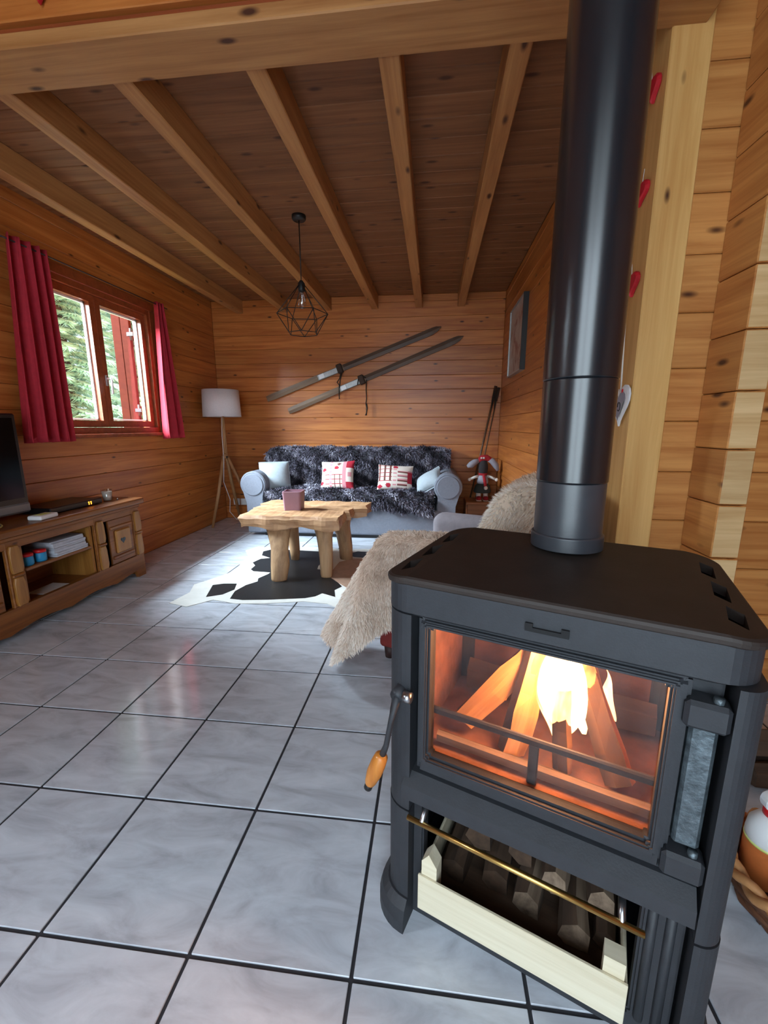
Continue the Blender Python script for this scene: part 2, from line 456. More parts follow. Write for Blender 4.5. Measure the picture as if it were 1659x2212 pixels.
def fur(name, grid, nu, nv, count, length, width, mat, parent, seed=1, lean=(0, 0, -0.6), tone=None, jitter=0.5, inner=False):
    """short strands growing from a quad grid; one part, a strand is two triangles"""
    rs = np.random.RandomState(seed)
    P = np.array([[*p] for p in grid]).reshape(nu, nv, 3)
    du = np.gradient(P, axis=0); dv = np.gradient(P, axis=1)
    nr = np.cross(du, dv); ln = np.linalg.norm(nr, axis=2, keepdims=True); nr = nr/np.maximum(ln, 1e-9)
    if inner: nr = -nr
    A = ln[:-1, :-1, 0].ravel(); A = A/A.sum()
    cells = rs.choice(len(A), size=count, p=A)
    ci, cj = cells//(nv-1), cells % (nv-1)
    a, b = rs.rand(count, 1), rs.rand(count, 1)
    def bil(Q): return (Q[ci, cj]*(1-a)*(1-b)+Q[ci+1, cj]*a*(1-b)+Q[ci, cj+1]*(1-a)*b+Q[ci+1, cj+1]*a*b)
    p = bil(P); n = bil(nr); n /= np.linalg.norm(n, axis=1, keepdims=True)+1e-9
    clump = np.sin(p*38+seed)*0.5+np.sin(p[:, [1, 2, 0]]*61+2*seed)*0.5
    d = 0.7*n+np.array(lean)+jitter*(rs.rand(count, 3)-0.5)+0.40*clump
    d /= np.linalg.norm(d, axis=1, keepdims=True)
    L = length*(0.6+0.8*rs.rand(count, 1))
    s = np.cross(d, rs.rand(count, 3)-0.5); s /= np.linalg.norm(s, axis=1, keepdims=True)+1e-9
    mid = p+d*L*0.55+np.array((0, 0, -0.0))*L
    d2 = d+np.array(lean)*0.6; d2 /= np.linalg.norm(d2, axis=1, keepdims=True)
    tip = mid+d2*L*0.5
    w = width*(0.7+0.6*rs.rand(count, 1))
    V = np.stack([p-s*w, p+s*w, mid+s*w*0.8, mid-s*w*0.8, tip], 1).reshape(-1, 3)
    k = np.arange(count)[:, None]*5
    quads = k+np.array([[0, 1, 2, 3]]); tris = k+np.array([[3, 2, 4]])
    me = bpy.data.meshes.new(name)
    nV = len(V)
    loops = np.concatenate([np.concatenate([quads, tris], 1).ravel()])
    me.vertices.add(nV); me.vertices.foreach_set('co', V.ravel())
    me.loops.add(len(loops)); me.loops.foreach_set('vertex_index', loops.astype(np.int32))
    st = (np.arange(count)[:, None]*7+np.array([[0, 4]])).ravel().astype(np.int32)
    me.polygons.add(2*count); me.polygons.foreach_set('loop_start', st)
    base = tone(p) if tone is not None else 0.5
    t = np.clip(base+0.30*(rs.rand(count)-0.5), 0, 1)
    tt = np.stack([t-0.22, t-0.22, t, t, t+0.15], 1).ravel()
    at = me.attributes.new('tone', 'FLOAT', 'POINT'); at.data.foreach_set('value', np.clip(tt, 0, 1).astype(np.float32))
    me.materials.append(M[mat]); me.update(); me.validate()
    o = link(bpy.data.objects.new(name, me), parent)
    o['kind'] = 'stuff'
    return o

def vnoise(p, f, seed=0.0):
    return (np.sin(p[:, 0]*f+seed)*np.cos(p[:, 1]*f*1.27+1.3*seed)+np.sin(p[:, 2]*f*0.93+0.7*seed+p[:, 0]*f*0.5))*0.5
# ---------------------------------------------------------------- the room
XL, XR, YB = -2.363, 0.86, 4.20          # left wall, right wall, back wall faces
ZC = 2.47                                 # ceiling boards
YS, XE, ZT = -2.20, 2.40, 3.60            # wall behind the camera, far right wall, high ceiling
T = 0.35
_cache = {}
def piece_mesh(key, dims, bev, mats):
    k = (key, tuple(round(d, 4) for d in dims), round(bev, 4))
    if k not in _cache:
        bm = bmesh.new(); l, w, h = dims
        bm_box(bm, -l/2, l/2, -w/2, w/2, -h/2, h/2, bev)
        me = bpy.data.meshes.new(key)
        if len(mats) > 1:
            bm.normal_update()
            for f in bm.faces:
                if abs(f.normal.x) > 0.9: f.material_index = 1
        bm.to_mesh(me); bm.free()
        for x in mats: me.materials.append(M[x])
        _cache[k] = me
    return _cache[k]

def piece(key, dims, loc, rot, mats, parent, bev=0.0028):
    """plank / tile / log: length along its own x"""
    o = bpy.data.objects.new(key, piece_mesh(key, dims, bev, mats if isinstance(mats, (list, tuple)) else [mats]))
    link(o, parent); o.location = loc; o.rotation_euler = rot
    return o

# floor: mortar bed with single tiles
fl = struct(box('floor', XL-0.1, XE+0.1, YS-0.1, YB+0.1, -0.06, -0.0035, 'grout'))
g = 0.0080
nx0, nx1 = math.floor(XL/T), math.ceil(XE/T)
ny0, ny1 = math.floor(YS/T), math.ceil(YB/T)
for i in range(nx0, nx1):
    for j in range(ny0, ny1):
        x0, x1 = max(i*T+g/2, XL), min((i+1)*T-g/2, XE)
        y0, y1 = max(j*T+g/2, YS), min((j+1)*T-g/2, YB)
        if x1-x0 < 0.01 or y1-y0 < 0.01: continue
        piece('tile', (x1-x0, y1-y0, 0.010), ((x0+x1)/2, (y0+y1)/2, -0.005), (0, 0, 0), 'tile', fl, 0.0012)

def multi_box(name, boxes, mat):
    bm = bmesh.new()
    for b in boxes: bm_box(bm, *b)
    return bm_obj(name, bm, mat)

PH = 0.15
WY0, WY1, WZ0, WZ1 = 1.865, 3.07, 1.05, 2.10     # window in view
SY0, SY1 = -0.95, -0.50                          # side window, out of frame
# left wall
th = 0.028
wl = struct(multi_box('wall_left', [
    (XL-0.16, XL-th, YS-0.1, YB+0.16, 0, WZ0), (XL-0.16, XL-th, YS-0.1, YB+0.16, WZ1, ZT),
    (XL-0.16, XL-th, YS-0.1, SY0, WZ0, WZ1), (XL-0.16, XL-th, SY1, WY0, WZ0, WZ1),
    (XL-0.16, XL-th, WY1, YB+0.16, WZ0, WZ1)], 'wall'))
R90 = (0, 0, math.pi/2)
for k in range(24):
    z = (k+0.5)*PH
    if z-PH/2 > WZ0-0.01 and z+PH/2 < WZ1+0.01:
        segs = [(YS, SY0), (SY1, WY0), (WY1, YB)]
    else: segs = [(YS, YB)]
    for a, b in segs:
        piece('plank', (b-a, th, PH-0.002), (XL-th/2, (a+b)/2, z), R90, 'wall', wl)
# back wall
wb = struct(box('wall_back', XL-0.03, XR+0.2, YB+th, YB+0.16, 0, ZC+0.2, 'wall'))
for k in range(17):
    z = (k+0.5)*PH; h = PH-0.002
    if k == 16: z, h = 2.4+0.035, 0.068
    piece('plank', (XR-XL, th, h), ((XL+XR)/2, YB+th/2, z), (0, 0, 0), 'wall', wb)
# right wall of the sitting area
wr = struct(box('wall_right', XR+th, XR+0.16, 1.33, YB+0.02, 0, ZC+0.2, 'wall'))
for k in range(17):
    z = (k+0.5)*PH; h = PH-0.002
    if k == 16: z, h = 2.4+0.035, 0.068
    piece('plank', (YB-1.30, th, h), (XR+th/2, (1.30+YB)/2, z), R90, 'wall', wr)
# baseboard-less walls; ceiling boards run across
ce = struct(box('ceiling', XL-0.03, XR+0.12, 1.06, YB+0.03, ZC+0.02, ZC+0.10, 'ceil'))
nb = 23; bw = (YB-1.06)/nb
for k in range(nb):
    piece('plank', (XR-XL, bw-0.0015, 0.02), ((XL+XR)/2, 1.06+(k+0.5)*bw, ZC+0.01), (0, 0, 0), 'ceil', ce, 0.003)
# joists
for xj in (-2.03, -1.51, -1.02, -0.51, -0.035, 0.405):
    o = piece('ceiling_joist', (YB-1.06, 0.075, 0.135), (xj, (1.06+YB)/2, ZC-0.0675), R90, 'joist', None, 0.004)
    struct(o)
# main beam across the room, shadow gap and the parapet of the upper floor above it
o = struct(piece('beam', (XR+0.10-XL, 0.18, 0.045), ((XR+0.10+XL)/2, 0.97, 2.3475), (0, 0, 0), 'joist', None, 0.004))
struct(box('trim_1', XL, XR+0.10, 0.905, 1.055, 2.37, 2.398, 'winframe'))
pw = struct(box('wall_upper', XL-0.03, XR+0.10, 0.92, 1.05, 2.398, ZT, 'wall'))
for k in range(8):
    z0 = 2.40+k*PH
    if z0+PH > ZT+0.01: break
    piece('plank', (XR+0.1-XL, 0.03, PH-0.002), ((XR+0.1+XL)/2, 0.900, z0+PH/2), (0, 0, 0), 'wall', pw)
# post at the end of the sitting room wall
struct(piece('post', (ZT, 0.27, 0.125), (XR+0.0625, 1.185, ZT/2), (0, math.pi/2, 0), 'post', None, 0.004)).name = 'trim_2'
# log wall facing the stove, and the crossing log stub with its sawn ends
LH = 0.186
wf = struct(box('wall_front', 0.99, XE+0.1, 1.13, 1.25, 0, ZT, 'log'))
nlog = int(ZT/LH)+1
for k in range(nlog):
    z0, z1 = k*LH, min((k+1)*LH, ZT)
    piece('log', (XE-0.985, 0.07, z1-z0-0.002), ((0.985+XE)/2, 1.095, (z0+z1)/2), (0, 0, 0), 'log', wf, 0.004)
ws = struct(box('wall_stub', 1.13, 1.165, 0.92, 1.055, 0, ZT, 'log'))
for k in range(-1, nlog):
    z0, z1 = max(0, (k+0.5)*LH), min((k+1.5)*LH, ZT)
    if z1-z0 < 0.03: continue
    dy = 0.002*math.sin(k*7.3)
    piece('log', (0.18+dy, 0.09, z1-z0-0.003), (1.147, 1.06-(0.18+dy)/2, (z0+z1)/2), R90, ['log', 'endgrain'], ws, 0.0035)
# rest of the shell behind and beside the camera
we = struct(box('wall_east', XE, XE+0.12, YS-0.1, 1.25, 0, ZT, 'wall'))
GX0, GX1, GZ = -1.20, 0.80, 3.15
wsou = struct(multi_box('wall_south', [(XL-0.1, GX0, YS-0.12, YS, 0, ZT), (GX1, XE+0.1, YS-0.12, YS, 0, ZT), (GX0, GX1, YS-0.12, YS, GZ, ZT)], 'wall'))
struct(box('ceiling_high', XL-0.1, XE+0.1, YS-0.1, 1.25, ZT, ZT+0.1, 'ceil'))

def window(name, y0, y1, z0, z1, x, handle=True):
    """two-leaf casement set in the left wall, outer frame and leaves with panes"""
    fx0, fx1 = x-0.10, x-0.035
    w = struct(bpy.data.objects.new(name, None)); link(w); w.location = (x, (y0+y1)/2, z0)
    cy = (y0+y1)/2; hw = (y1-y0)/2; h = z1-z0
    bm = bmesh.new()
    X0, X1 = -0.11, 0.012
    for b in ((X0, X1, -hw, -hw+0.045, 0, h), (X0, X1, hw-0.045, hw, 0, h), (X0, X1, -hw+0.045, hw-0.045, h-0.05, h), (X0, X1, -hw+0.045, hw-0.045, 0, 0.045)):
        bm_box(bm, *b)
    bm_obj('window_frame', bm, 'winframe', w)
    mid = 0.0
    for s, (a, b) in enumerate(((-hw+0.047, mid-0.002), (mid+0.002, hw-0.047))):
        bm = bmesh.new(); st = 0.050
        x0, x1 = -0.075, -0.015
        for q in ((x0, x1, a, a+st, 0.047, h-0.052), (x0, x1, b-st, b, 0.047, h-0.052),
                  (x0, x1, a+st, b-st, 0.047, 0.047+st), (x0, x1, a+st, b-st, h-0.052-st, h-0.052)):
            bm_box(bm, *q)
        ca = bm_obj('casement', bm, 'winframe', w)
        box('pane', -0.05, -0.045, a+st, b-st, 0.047+st, h-0.052-st, 'glass', ca)
        bm = bmesh.new()
        for q in ((-0.07, -0.052, a+st-0.001, a+st+0.012, 0.1, h-0.105), (-0.07, -0.052, b-st-0.012, b-st+0.001, 0.1, h-0.105),
                  (-0.07, -0.052, a+st, b-st, 0.10, 0.112), (-0.07, -0.052, a+st, b-st, h-0.117, h-0.105)):
            bm_box(bm, *q, 0.0)
        bm_obj('glazing_bead', bm, 'white', ca)
        if handle and s == 1:
            hn = box('window_handle', -0.015, -0.006, a+0.012, a+0.034, 0.36, 0.44, 'alu', ca, 0.003)
            tube('lever', [(-0.006, a+0.023, 0.415), (0.03, a+0.023, 0.415), (0.034, a+0.021, 0.39), (0.034, a+0.015, 0.30)], 0.008, 'white', hn)
    return w
w1 = window('window_1', WY0, WY1, WZ0, WZ1, XL)
box('window_sill', -0.06, 0.045, -0.588, 0.588, -0.03, 0.0, 'winframe', w1, 0.006)
bm = bmesh.new()   # inside casing
for q in ((0.0, 0.018, -0.655, -0.590, -0.03, 1.04), (0.0, 0.018, 0.590, 0.655, -0.03, 1.04), (0.0, 0.018, -0.655, 0.655, 1.04, 1.11)):
    bm_box(bm, *q, 0.004)
bm_obj('casing', bm, 'winframe', w1)
window('window_2', SY0, SY1, WZ0, WZ1, XL, False)
# glazed double door behind the camera
d1 = struct(bpy.data.objects.new('door_1', None)); link(d1); d1.location = ((GX0+GX1)/2, YS, 0)
for s in (-1, 1):
    a, b = (-1.0, -0.003) if s < 0 else (0.003, 1.0)
    bm = bmesh.new()
    for q in ((a, a+0.05, -0.08, -0.02, 0.0, GZ), (b-0.05, b, -0.08, -0.02, 0.0, GZ), (a+0.05, b-0.05, -0.08, -0.02, 0, 0.16), (a+0.05, b-0.05, -0.08, -0.02, GZ-0.1, GZ)):
        bm_box(bm, *q, 0.004)
    lf = bm_obj('door_leaf', bm, 'winframe', d1)
    box('pane', a+0.05, b-0.05, -0.055, -0.05, 0.16, GZ-0.1, 'glass', lf)

# outdoors: meadow, shutter, spruces
gr = struct(box('ground_outside', -22, XL-0.17, -10, 24, -1.2, -1.0, 'grass'))
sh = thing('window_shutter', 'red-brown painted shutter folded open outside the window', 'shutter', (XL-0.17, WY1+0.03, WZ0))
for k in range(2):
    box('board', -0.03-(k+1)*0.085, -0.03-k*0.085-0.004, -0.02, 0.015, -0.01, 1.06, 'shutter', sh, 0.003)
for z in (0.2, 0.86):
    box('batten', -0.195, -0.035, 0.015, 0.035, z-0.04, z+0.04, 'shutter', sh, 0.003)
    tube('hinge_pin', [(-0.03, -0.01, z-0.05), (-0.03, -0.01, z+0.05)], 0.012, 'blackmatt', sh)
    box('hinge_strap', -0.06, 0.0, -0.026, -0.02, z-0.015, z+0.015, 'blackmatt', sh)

def spruce(label, loc, h, seed, mat='pine', spread=0.30, n=34):
    rs = np.random.RandomState(seed)
    t = thing('spruce_tree', label, 'tree', loc, 0, 'trees outside the window')
    tube('trunk', [(0, 0, 0), (0.03, 0, h*0.5), (0, 0.02, h)], [h*0.022, h*0.014, 0.01], 'trunk', t)
    V, F = [], []
    for k in range(n):
        z = h*(0.06+0.92*k/n); L = (h-z)*spread+0.15
        m = 9
        for q in range(m):
            a = 2*math.pi*(q+rs.rand())/m+k
            d = np.array((math.cos(a), math.sin(a), 0)); sd = np.array((-math.sin(a), math.cos(a), 0))
            LL = L*(0.75+0.5*rs.rand()); seg = 9
            for j in range(seg):
                f0 = (j+0.3)/seg
                c = d*LL*f0+np.array((0, 0, z-0.33*LL*f0**1.4+0.10*LL*f0**3))
                for w in range(18):
                    ss = (rs.rand()-0.5)*2
                    wd = sd*ss*(0.24*LL*(1.15-f0)+0.06)+d*0.20*rs.rand()
                    tip = c+wd+np.array((0, 0, -0.02-0.10*rs.rand()))
                    o = len(V)
                    e = np.array((d[0]*0.006, d[1]*0.006, 0.010))*(0.7+rs.rand())
                    V += [c-e, c+e, tip]
                    F += [(o, o+1, o+2)]
    fo = mesh_obj('foliage', V, F, mat, t); fo['kind'] = 'stuff'
    return t
spruce('tall pale green spruce outside, nearest to the window glass', (-6.3, 6.35, -1.0), 8.0, 3, spread=0.17, n=60)
spruce('tall spruce outside standing beside the opened red shutter', (-7.2, 9.6, -1.0), 8.0, 5, spread=0.17, n=60)
spruce('thin topped spruce outside behind the nearest spruce', (-10.6, 8.4, -1.0), 6.6, 8, spread=0.17, n=46)
# ---------------------------------------------------------------- stove
SX, SY, SR = 0.405, 0.236, math.radians(-21.8)
def stove_pt(x, y, z=0):
    c, s = math.cos(SR), math.sin(SR)
    return (SX+x*c-y*s, SY+x*s+y*c, z)

def apply_cut(o, cutters):
    for c in cutters:
        md = o.modifiers.new('cut', 'BOOLEAN'); md.operation = 'DIFFERENCE'; md.object = c; md.solver = 'EXACT'
    bpy.context.view_layer.update()
    dg = bpy.context.evaluated_depsgraph_get()
    me = bpy.data.meshes.new_from_object(o.evaluated_get(dg))
    o.modifiers.clear(); o.data = me
    for c in cutters: bpy.data.objects.remove(c)

def rounded_rect(hx, hy, r, n=6, bow=0.0):
    pts = []
    for cx, cy, a0 in ((hx-r, -hy+r, -90), (hx-r, hy-r, 0), (-hx+r, hy-r, 90), (-hx+r, -hy+r, 180)):
        for k in range(n+1):
            a = math.radians(a0+90*k/n)
            pts.append((cx+r*math.cos(a), cy+r*math.sin(a)))
    return pts

stove = thing('wood_stove', 'black cast-iron wood stove with a glass door and lit fire inside', 'stove', (SX, SY, 0), SR)
# base and body walls
bm = bmesh.new()
bm_box(bm, -0.262, 0.262, -0.196, 0.205, 0.0, 0.058, 0.004)
bm_obj('plinth', bm, 'iron', stove)
for s in (-1, 1):
    # front corner columns: quarter-round, with a flared foot and a ring joint
    xi, xo, ra = (0.230, 0.294, 0.055) if s < 0 else (0.264, 0.302, 0.036)
    def col_outline(g):
        cx, cy = s*(xo-ra), -0.224+ra
        pts = [(s*xi, -0.224-g), (s*xi, -0.12), (s*(xo+g), -0.12)]
        for k in range(9):
            a = math.radians(90*k/8)
            pts.append((cx+s*(ra+g)*math.cos(a), cy-(ra+g)*math.sin(a)))
        return pts if s < 0 else pts[::-1]
    cl = prism('corner_column', col_outline(0.0), 0.302, 0.745, 'iron', stove)
    prism('column_lower', col_outline(0.0015), 0.070, 0.299, 'iron', cl)
    bmf = bmesh.new(); prev_ = None
    for g_, z_ in ((0.026, 0.0), (0.026, 0.030), (0.020, 0.055), (0.006, 0.072)):
        rg = [bmf.verts.new((x, y, z_)) for x, y in col_outline(g_)]
        if prev_:
            for q in range(len(rg)): bmf.faces.new((prev_[q], prev_[(q+1) % len(rg)], rg[(q+1) % len(rg)], rg[q]))
        else: bmf.faces.new(rg[::-1])
        prev_ = rg
    bmf.faces.new(prev_)
    bm_obj('column_foot', bmf, 'iron', cl)
    box('side_panel', s*0.262 if s > 0 else -0.276, 0.276 if s > 0 else -0.262, -0.13, 0.19, 0.05, 0.755, 'iron', stove, 0.003)
    rc = rounded_rect(0.04, 0.04, 0.035)
    prism('rear_column', [(s*0.245+p[0], 0.165+p[1]) for p in rc], 0.0, 0.755, 'iron', stove)
box('back_panel', -0.262, 0.262, 0.188, 0.202, 0.05, 0.755, 'iron', stove)
# top plate: domed slab with rounded corners and three slots on each side
out = rounded_rect(0.300, 0.226, 0.055, 8)
def dome(x, y): return 0.020*max(0, 1-(x/0.30)**2)
bm = bmesh.new()
rings = [(0.985, 0.798), (1.0, 0.801), (1.004, 0.807), (1.0, 0.812), (0.985, 0.815)]
prev = None; first = None
for f, z in rings:
    rg = [bm.verts.new((x*f, y*f, z+dome(x, y))) for x, y in out]
    if prev:
        for i in range(len(rg)): bm.faces.new((prev[i], prev[(i+1) % len(rg)], rg[(i+1) % len(rg)], rg[i]))
    else: first = rg
    prev = rg
# top and bottom skins as strips across x so the dome stays smooth
xs = np.linspace(-0.29, 0.29, 25)
bmesh.ops.contextual_create(bm, geom=prev)
bmesh.ops.contextual_create(bm, geom=first[::-1])
bmesh.ops.triangulate(bm, faces=[f for f in bm.faces if len(f.verts) > 4])
top = bm_obj('top_plate', bm, 'iron_top', stove)
cuts = []
for s in (-1, 1):
    for (y0, y1) in ((0.045, 0.150), (-0.080, 0.025), (-0.185, -0.100)):
        bm = bmesh.new()
        k = 0.022
        vs = [(s*0.252, y0+k), (s*0.272, y0), (s*0.280, y1-k), (s*0.260, y1)]
        if s < 0: vs = vs[::-1]
        lo = [bm.verts.new((x, y, 0.74)) for x, y in vs]; hi = [bm.verts.new((x, y, 0.90)) for x, y in vs]
        bm.faces.new(lo[::-1]); bm.faces.new(hi)
        for i in range(4): bm.faces.new((lo[i], lo[(i+1) % 4], hi[(i+1) % 4], hi[i]))
        cuts.append(bm_obj('slot_cutter', bm, 'iron'))
        cuts[-1].location = (SX, SY, 0); cuts[-1].rotation_euler = (0, 0, SR)
apply_cut(top, cuts)
box('heat_deflector', -0.255, 0.255, -0.19, 0.19, 0.732, 0.742, 'iron_dark', stove)
# arched apron under the top
bm = bmesh.new(); lv = []
for f, g_, z_ in ((1.0, -0.012, 0.742), (1.0, -0.004, 0.748), (1.0, -0.004, None)):
    o_ = rounded_rect(0.300+g_, 0.226+g_, 0.055, 8)
    lv.append([bm.verts.new((x, y, (0.7985+dome(x, y)) if z_ is None else z_)) for x, y in o_])
o_ = rounded_rect(0.285, 0.211, 0.045, 8)
lv.append([bm.verts.new((x, y, 0.7985+dome(x, y))) for x, y in o_]); lv.append([bm.verts.new((x, y, 0.742)) for x, y in o_])
for p_, q_ in zip(lv, lv[1:]+lv[:1]):
    for k in range(len(p_)): bm.faces.new((p_[k], p_[(k+1) % len(p_)], q_[(k+1) % len(p_)], q_[k]))
bm_obj('apron', bm, 'iron', stove)
nt_ = prism('apron_recess_shade', [(-0.022, 0.766), (0.046, 0.766), (0.046, 0.780), (0.034, 0.780), (0.034, 0.773), (-0.010, 0.773), (-0.010, 0.780), (-0.022, 0.780)], -0.2265, -0.215, 'iron_dark', stove, 'y')  # raised dark shape, the recess's shade is put into its colour

def frame(name, x0, x1, z0, z1, ix0, ix1, iz0, iz1, y0, y1, mat, parent, bev=0.004):
    bm = bmesh.new()
    def rect(a0, a1, b0, b1, y): return [bm.verts.new(v) for v in ((a0, y, b0), (a1, y, b0), (a1, y, b1), (a0, y, b1))]
    of, inf, ob, inb = rect(x0, x1, z0, z1, y0), rect(ix0, ix1, iz0, iz1, y0), rect(x0, x1, z0, z1, y1), rect(ix0, ix1, iz0, iz1, y1)
    for i in range(4):
        j = (i+1) % 4
        bm.faces.new((of[i], of[j], inf[j], inf[i])); bm.faces.new((ob[j], ob[i], inb[i], inb[j]))
        bm.faces.new((of[j], of[i], ob[i], ob[j])); bm.faces.new((inf[i], inf[j], inb[j], inb[i]))
    bmesh.ops.recalc_face_normals(bm, faces=bm.faces)
    if bev: bmesh.ops.bevel(bm, geom=list(bm.edges), offset=bev, segments=2, affect='EDGES', clamp_overlap=True)
    return bm_obj(name, bm, mat, parent)
# front frame, door, glass
frame('front_frame', -0.230, 0.257, 0.33, 0.744, -0.200, 0.192, 0.42, 0.735, -0.188, -0.165, 'iron', stove)
door = frame('fire_door', -0.220, 0.214, 0.398, 0.742, -0.196, 0.188, 0.440, 0.722, -0.214, -0.186, 'iron', stove, 0.006)
frame('door_moulding', -0.208, 0.201, 0.422, 0.733, -0.199, 0.191, 0.436, 0.725, -0.220, -0.212, 'iron', door, 0.003)
box('door_glass', -0.198, 0.190, -0.197, -0.193, 0.436, 0.724, 'stoveglass', door)
# handle with wooden grip on the left
hp = tube('door_handle', [(-0.252, -0.190, 0.578), (-0.252, -0.244, 0.578)], 0.013, 'iron', door, 12)
tube('handle_ferrule', [(-0.238, -0.238, 0.579), (-0.222, -0.238, 0.579)], 0.011, 'steel', door, 12)
tube('handle_arm', [(-0.250, -0.240, 0.575), (-0.262, -0.246, 0.52), (-0.272, -0.248, 0.46), (-0.281, -0.248, 0.435)], [0.008, 0.006, 0.006, 0.007], 'iron', hp)
mx = Matrix.Translation((-0.281, -0.248, 0.437)) @ Euler((0, math.radians(180+20), 0)).to_matrix().to_4x4()
lathe('wooden_grip', [(0.009, 0.0), (0.014, 0.006), (0.0165, 0.03), (0.0165, 0.055), (0.012, 0.085), (0.010, 0.09)], 'handle', hp, 14, mtx=mx)
lathe('grip_tip', [(0.009, 0.088), (0.009, 0.104), (0.004, 0.110)], 'blackmatt', hp, 12, mtx=mx)
# hinge side on the right
for z in (0.690, 0.425):
    h = box('hinge', 0.206, 0.262, -0.226, -0.186, z-0.022, z+0.022, 'iron', door, 0.006)
    tube('hinge_pin', [(0.246, -0.212, z+0.018), (0.246, -0.212, z+0.030)], 0.007, 'worn', h)
box('latch_plate', 0.218, 0.254, -0.208, -0.186, 0.452, 0.665, 'worn', door, 0.005)
# ledge, lower front, brass rail
prism('ash_ledge', [(-0.238, 0.342), (-0.205, 0.336), (-0.186, 0.338), (-0.186, 0.396), (-0.212, 0.392), (-0.236, 0.372)], -0.242, 0.258, 'iron', stove, 'x')
frame('lower_front', -0.232, 0.258, 0.050, 0.342, -0.206, 0.196, 0.062, 0.318, -0.200, -0.170, 'iron', stove)
for x in (0.212, 0.238):
    tube('fluting', [(x, -0.200, 0.06), (x, -0.200, 0.33)], 0.008, 'iron', stove, 8)
rod = tube('brass_rail', [(-0.226, -0.240, 0.303), (0.198, -0.240, 0.292)], 0.0055, 'brass', stove, 10)
for x, z in ((-0.195, 0.303), (0.165, 0.293)):
    tube('rail_bracket', [(x, -0.240, z), (x, -0.215, z+0.012), (x, -0.196, z+0.016)], 0.006, 'steel', rod)
box('wood_bay_back', -0.262, 0.262, 0.17, 0.18, 0.058, 0.33, 'iron_dark', stove)
box('wood_bay_roof', -0.262, 0.262, -0.186, 0.18, 0.33, 0.338, 'iron_dark', stove)
# firebox
box('hearth', -0.255, 0.255, -0.180, 0.16, 0.40, 0.42, 'firebrick', stove)
box('firebox_back', -0.255, 0.255, 0.15, 0.17, 0.42, 0.732, 'firebrick', stove)
for s in (-1, 1):
    box('firebox_side', s*0.245-0.01, s*0.245+0.01, -0.178, 0.15, 0.42, 0.732, 'firebrick', stove)
box('baffle', -0.235, 0.235, -0.10, 0.15, 0.700, 0.715, 'firebrick', stove)
lr = box('log_rail', -0.225, 0.225, -0.166, -0.156, 0.505, 0.521, 'iron', stove, 0.003)
for x in (-0.22, 0.0, 0.22):
    box('rail_post', x-0.009, x+0.009, -0.164, -0.154, 0.42, 0.505, 'iron', lr, 0.002)

# flue pipe
px, py, pr = 0.453, 0.3475, 0.0745
pipe = thing('flue_pipe', 'tall black enamel flue pipe rising from the stove top', 'stove pipe', (px, py, 0.83))
lathe('base_collar', [(pr+0.003, 0.0), (pr+0.003, 0.001), (pr+0.003, 0.029), (pr+0.003, 0.030), (pr, 0.033)], 'pipe_grey', pipe, 48)
lathe('pipe_section', [(pr-0.002, 0.02), (pr-0.002, 0.021), (pr-0.002, 0.1465), (pr-0.002, 0.147), (pr-0.003, 0.149)], 'pipe_grey', pipe, 48)
lathe('pipe_section', [(pr-0.003, 0.148), (pr-0.0005, 0.150), (pr, 0.152), (pr, 0.153), (pr, 0.361), (pr, 0.362), (pr-0.0005, 0.3635), (pr-0.003, 0.365)], 'pipe', pipe, 48)
lathe('pipe_section', [(pr-0.003, 0.364), (pr+0.0005, 0.366), (pr+0.001, 0.368), (pr+0.001, 0.369), (pr+0.001, 2.758), (pr+0.001, 2.76), (pr, 2.765)], 'pipe', pipe, 48)

# split logs burning
def split_log(name, label, p0, p1, r, mats, seed, group=None, flat=0.7, bark=True, cat='log', matrix=None):
    rs = random.Random(seed)
    p0, p1 = Vector(p0), Vector(p1); L = (p1-p0).length
    # wedge cross-section, length along own x
    sec = [(-0.5, -0.45), (0.1, -0.55), (0.62, -0.15), (0.5, 0.35), (0.0, 0.60), (-0.45, 0.30)]
    V, F = [], []; ns = 7
    for i in range(ns):
        f = i/(ns-1); sc = 1.0-0.12*math.sin(f*9+seed)*0.5
        for (a, b) in sec:
            V.append(Vector((f*L, (a*r*sc+rs.uniform(-1, 1)*r*0.05), b*r*flat*2*0.8*sc+rs.uniform(-1, 1)*r*0.05)))
    m = len(sec)
    fi = []
    for i in range(ns-1):
        for k in range(m):
            F.append((i*m+k, i*m+(k+1) % m, (i+1)*m+(k+1) % m, (i+1)*m+k)); fi.append(1 if (bark and k in (2, 3)) else 0)
    F.append(tuple(range(m-1, -1, -1))); F.append(tuple((ns-1)*m+k for k in range(m))); fi += [0, 0]
    o = mesh_obj(name, V, F, mats, None, False, fi)
    o.location = p0
    o.rotation_euler = (p1-p0).to_track_quat('X', 'Z').to_euler()
    return tag(o, label, cat, group)
FL = ['firelog', 'bark']
def sp(x, y, z): return stove_pt(x, y, z)
split_log('burning_log', 'pale split log leaning left in the fire', sp(-0.160, -0.085, 0.455), sp(0.01, 0.0, 0.672), 0.040, FL, 1, 'logs burning in the stove')
split_log('burning_log', 'split log leaning at the centre of the fire', sp(-0.050, -0.112, 0.434), sp(-0.012, -0.02, 0.668), 0.046, FL, 2, 'logs burning in the stove')
split_log('burning_log', 'short upright split log in the heart of the fire', sp(0.052, -0.112, 0.434), sp(0.034, -0.075, 0.585), 0.030, FL, 3, 'logs burning in the stove')
split_log('burning_log', 'long split log leaning right in the fire', sp(0.150, -0.105, 0.442), sp(0.025, 0.03, 0.70), 0.046, FL, 4, 'logs burning in the stove')
split_log('burning_log', 'dark bark-covered log lying across the back of the fire', sp(-0.20, 0.085, 0.465), sp(0.215, 0.085, 0.470), 0.05, ['bark', 'bark'], 5, 'logs burning in the stove', 0.8)
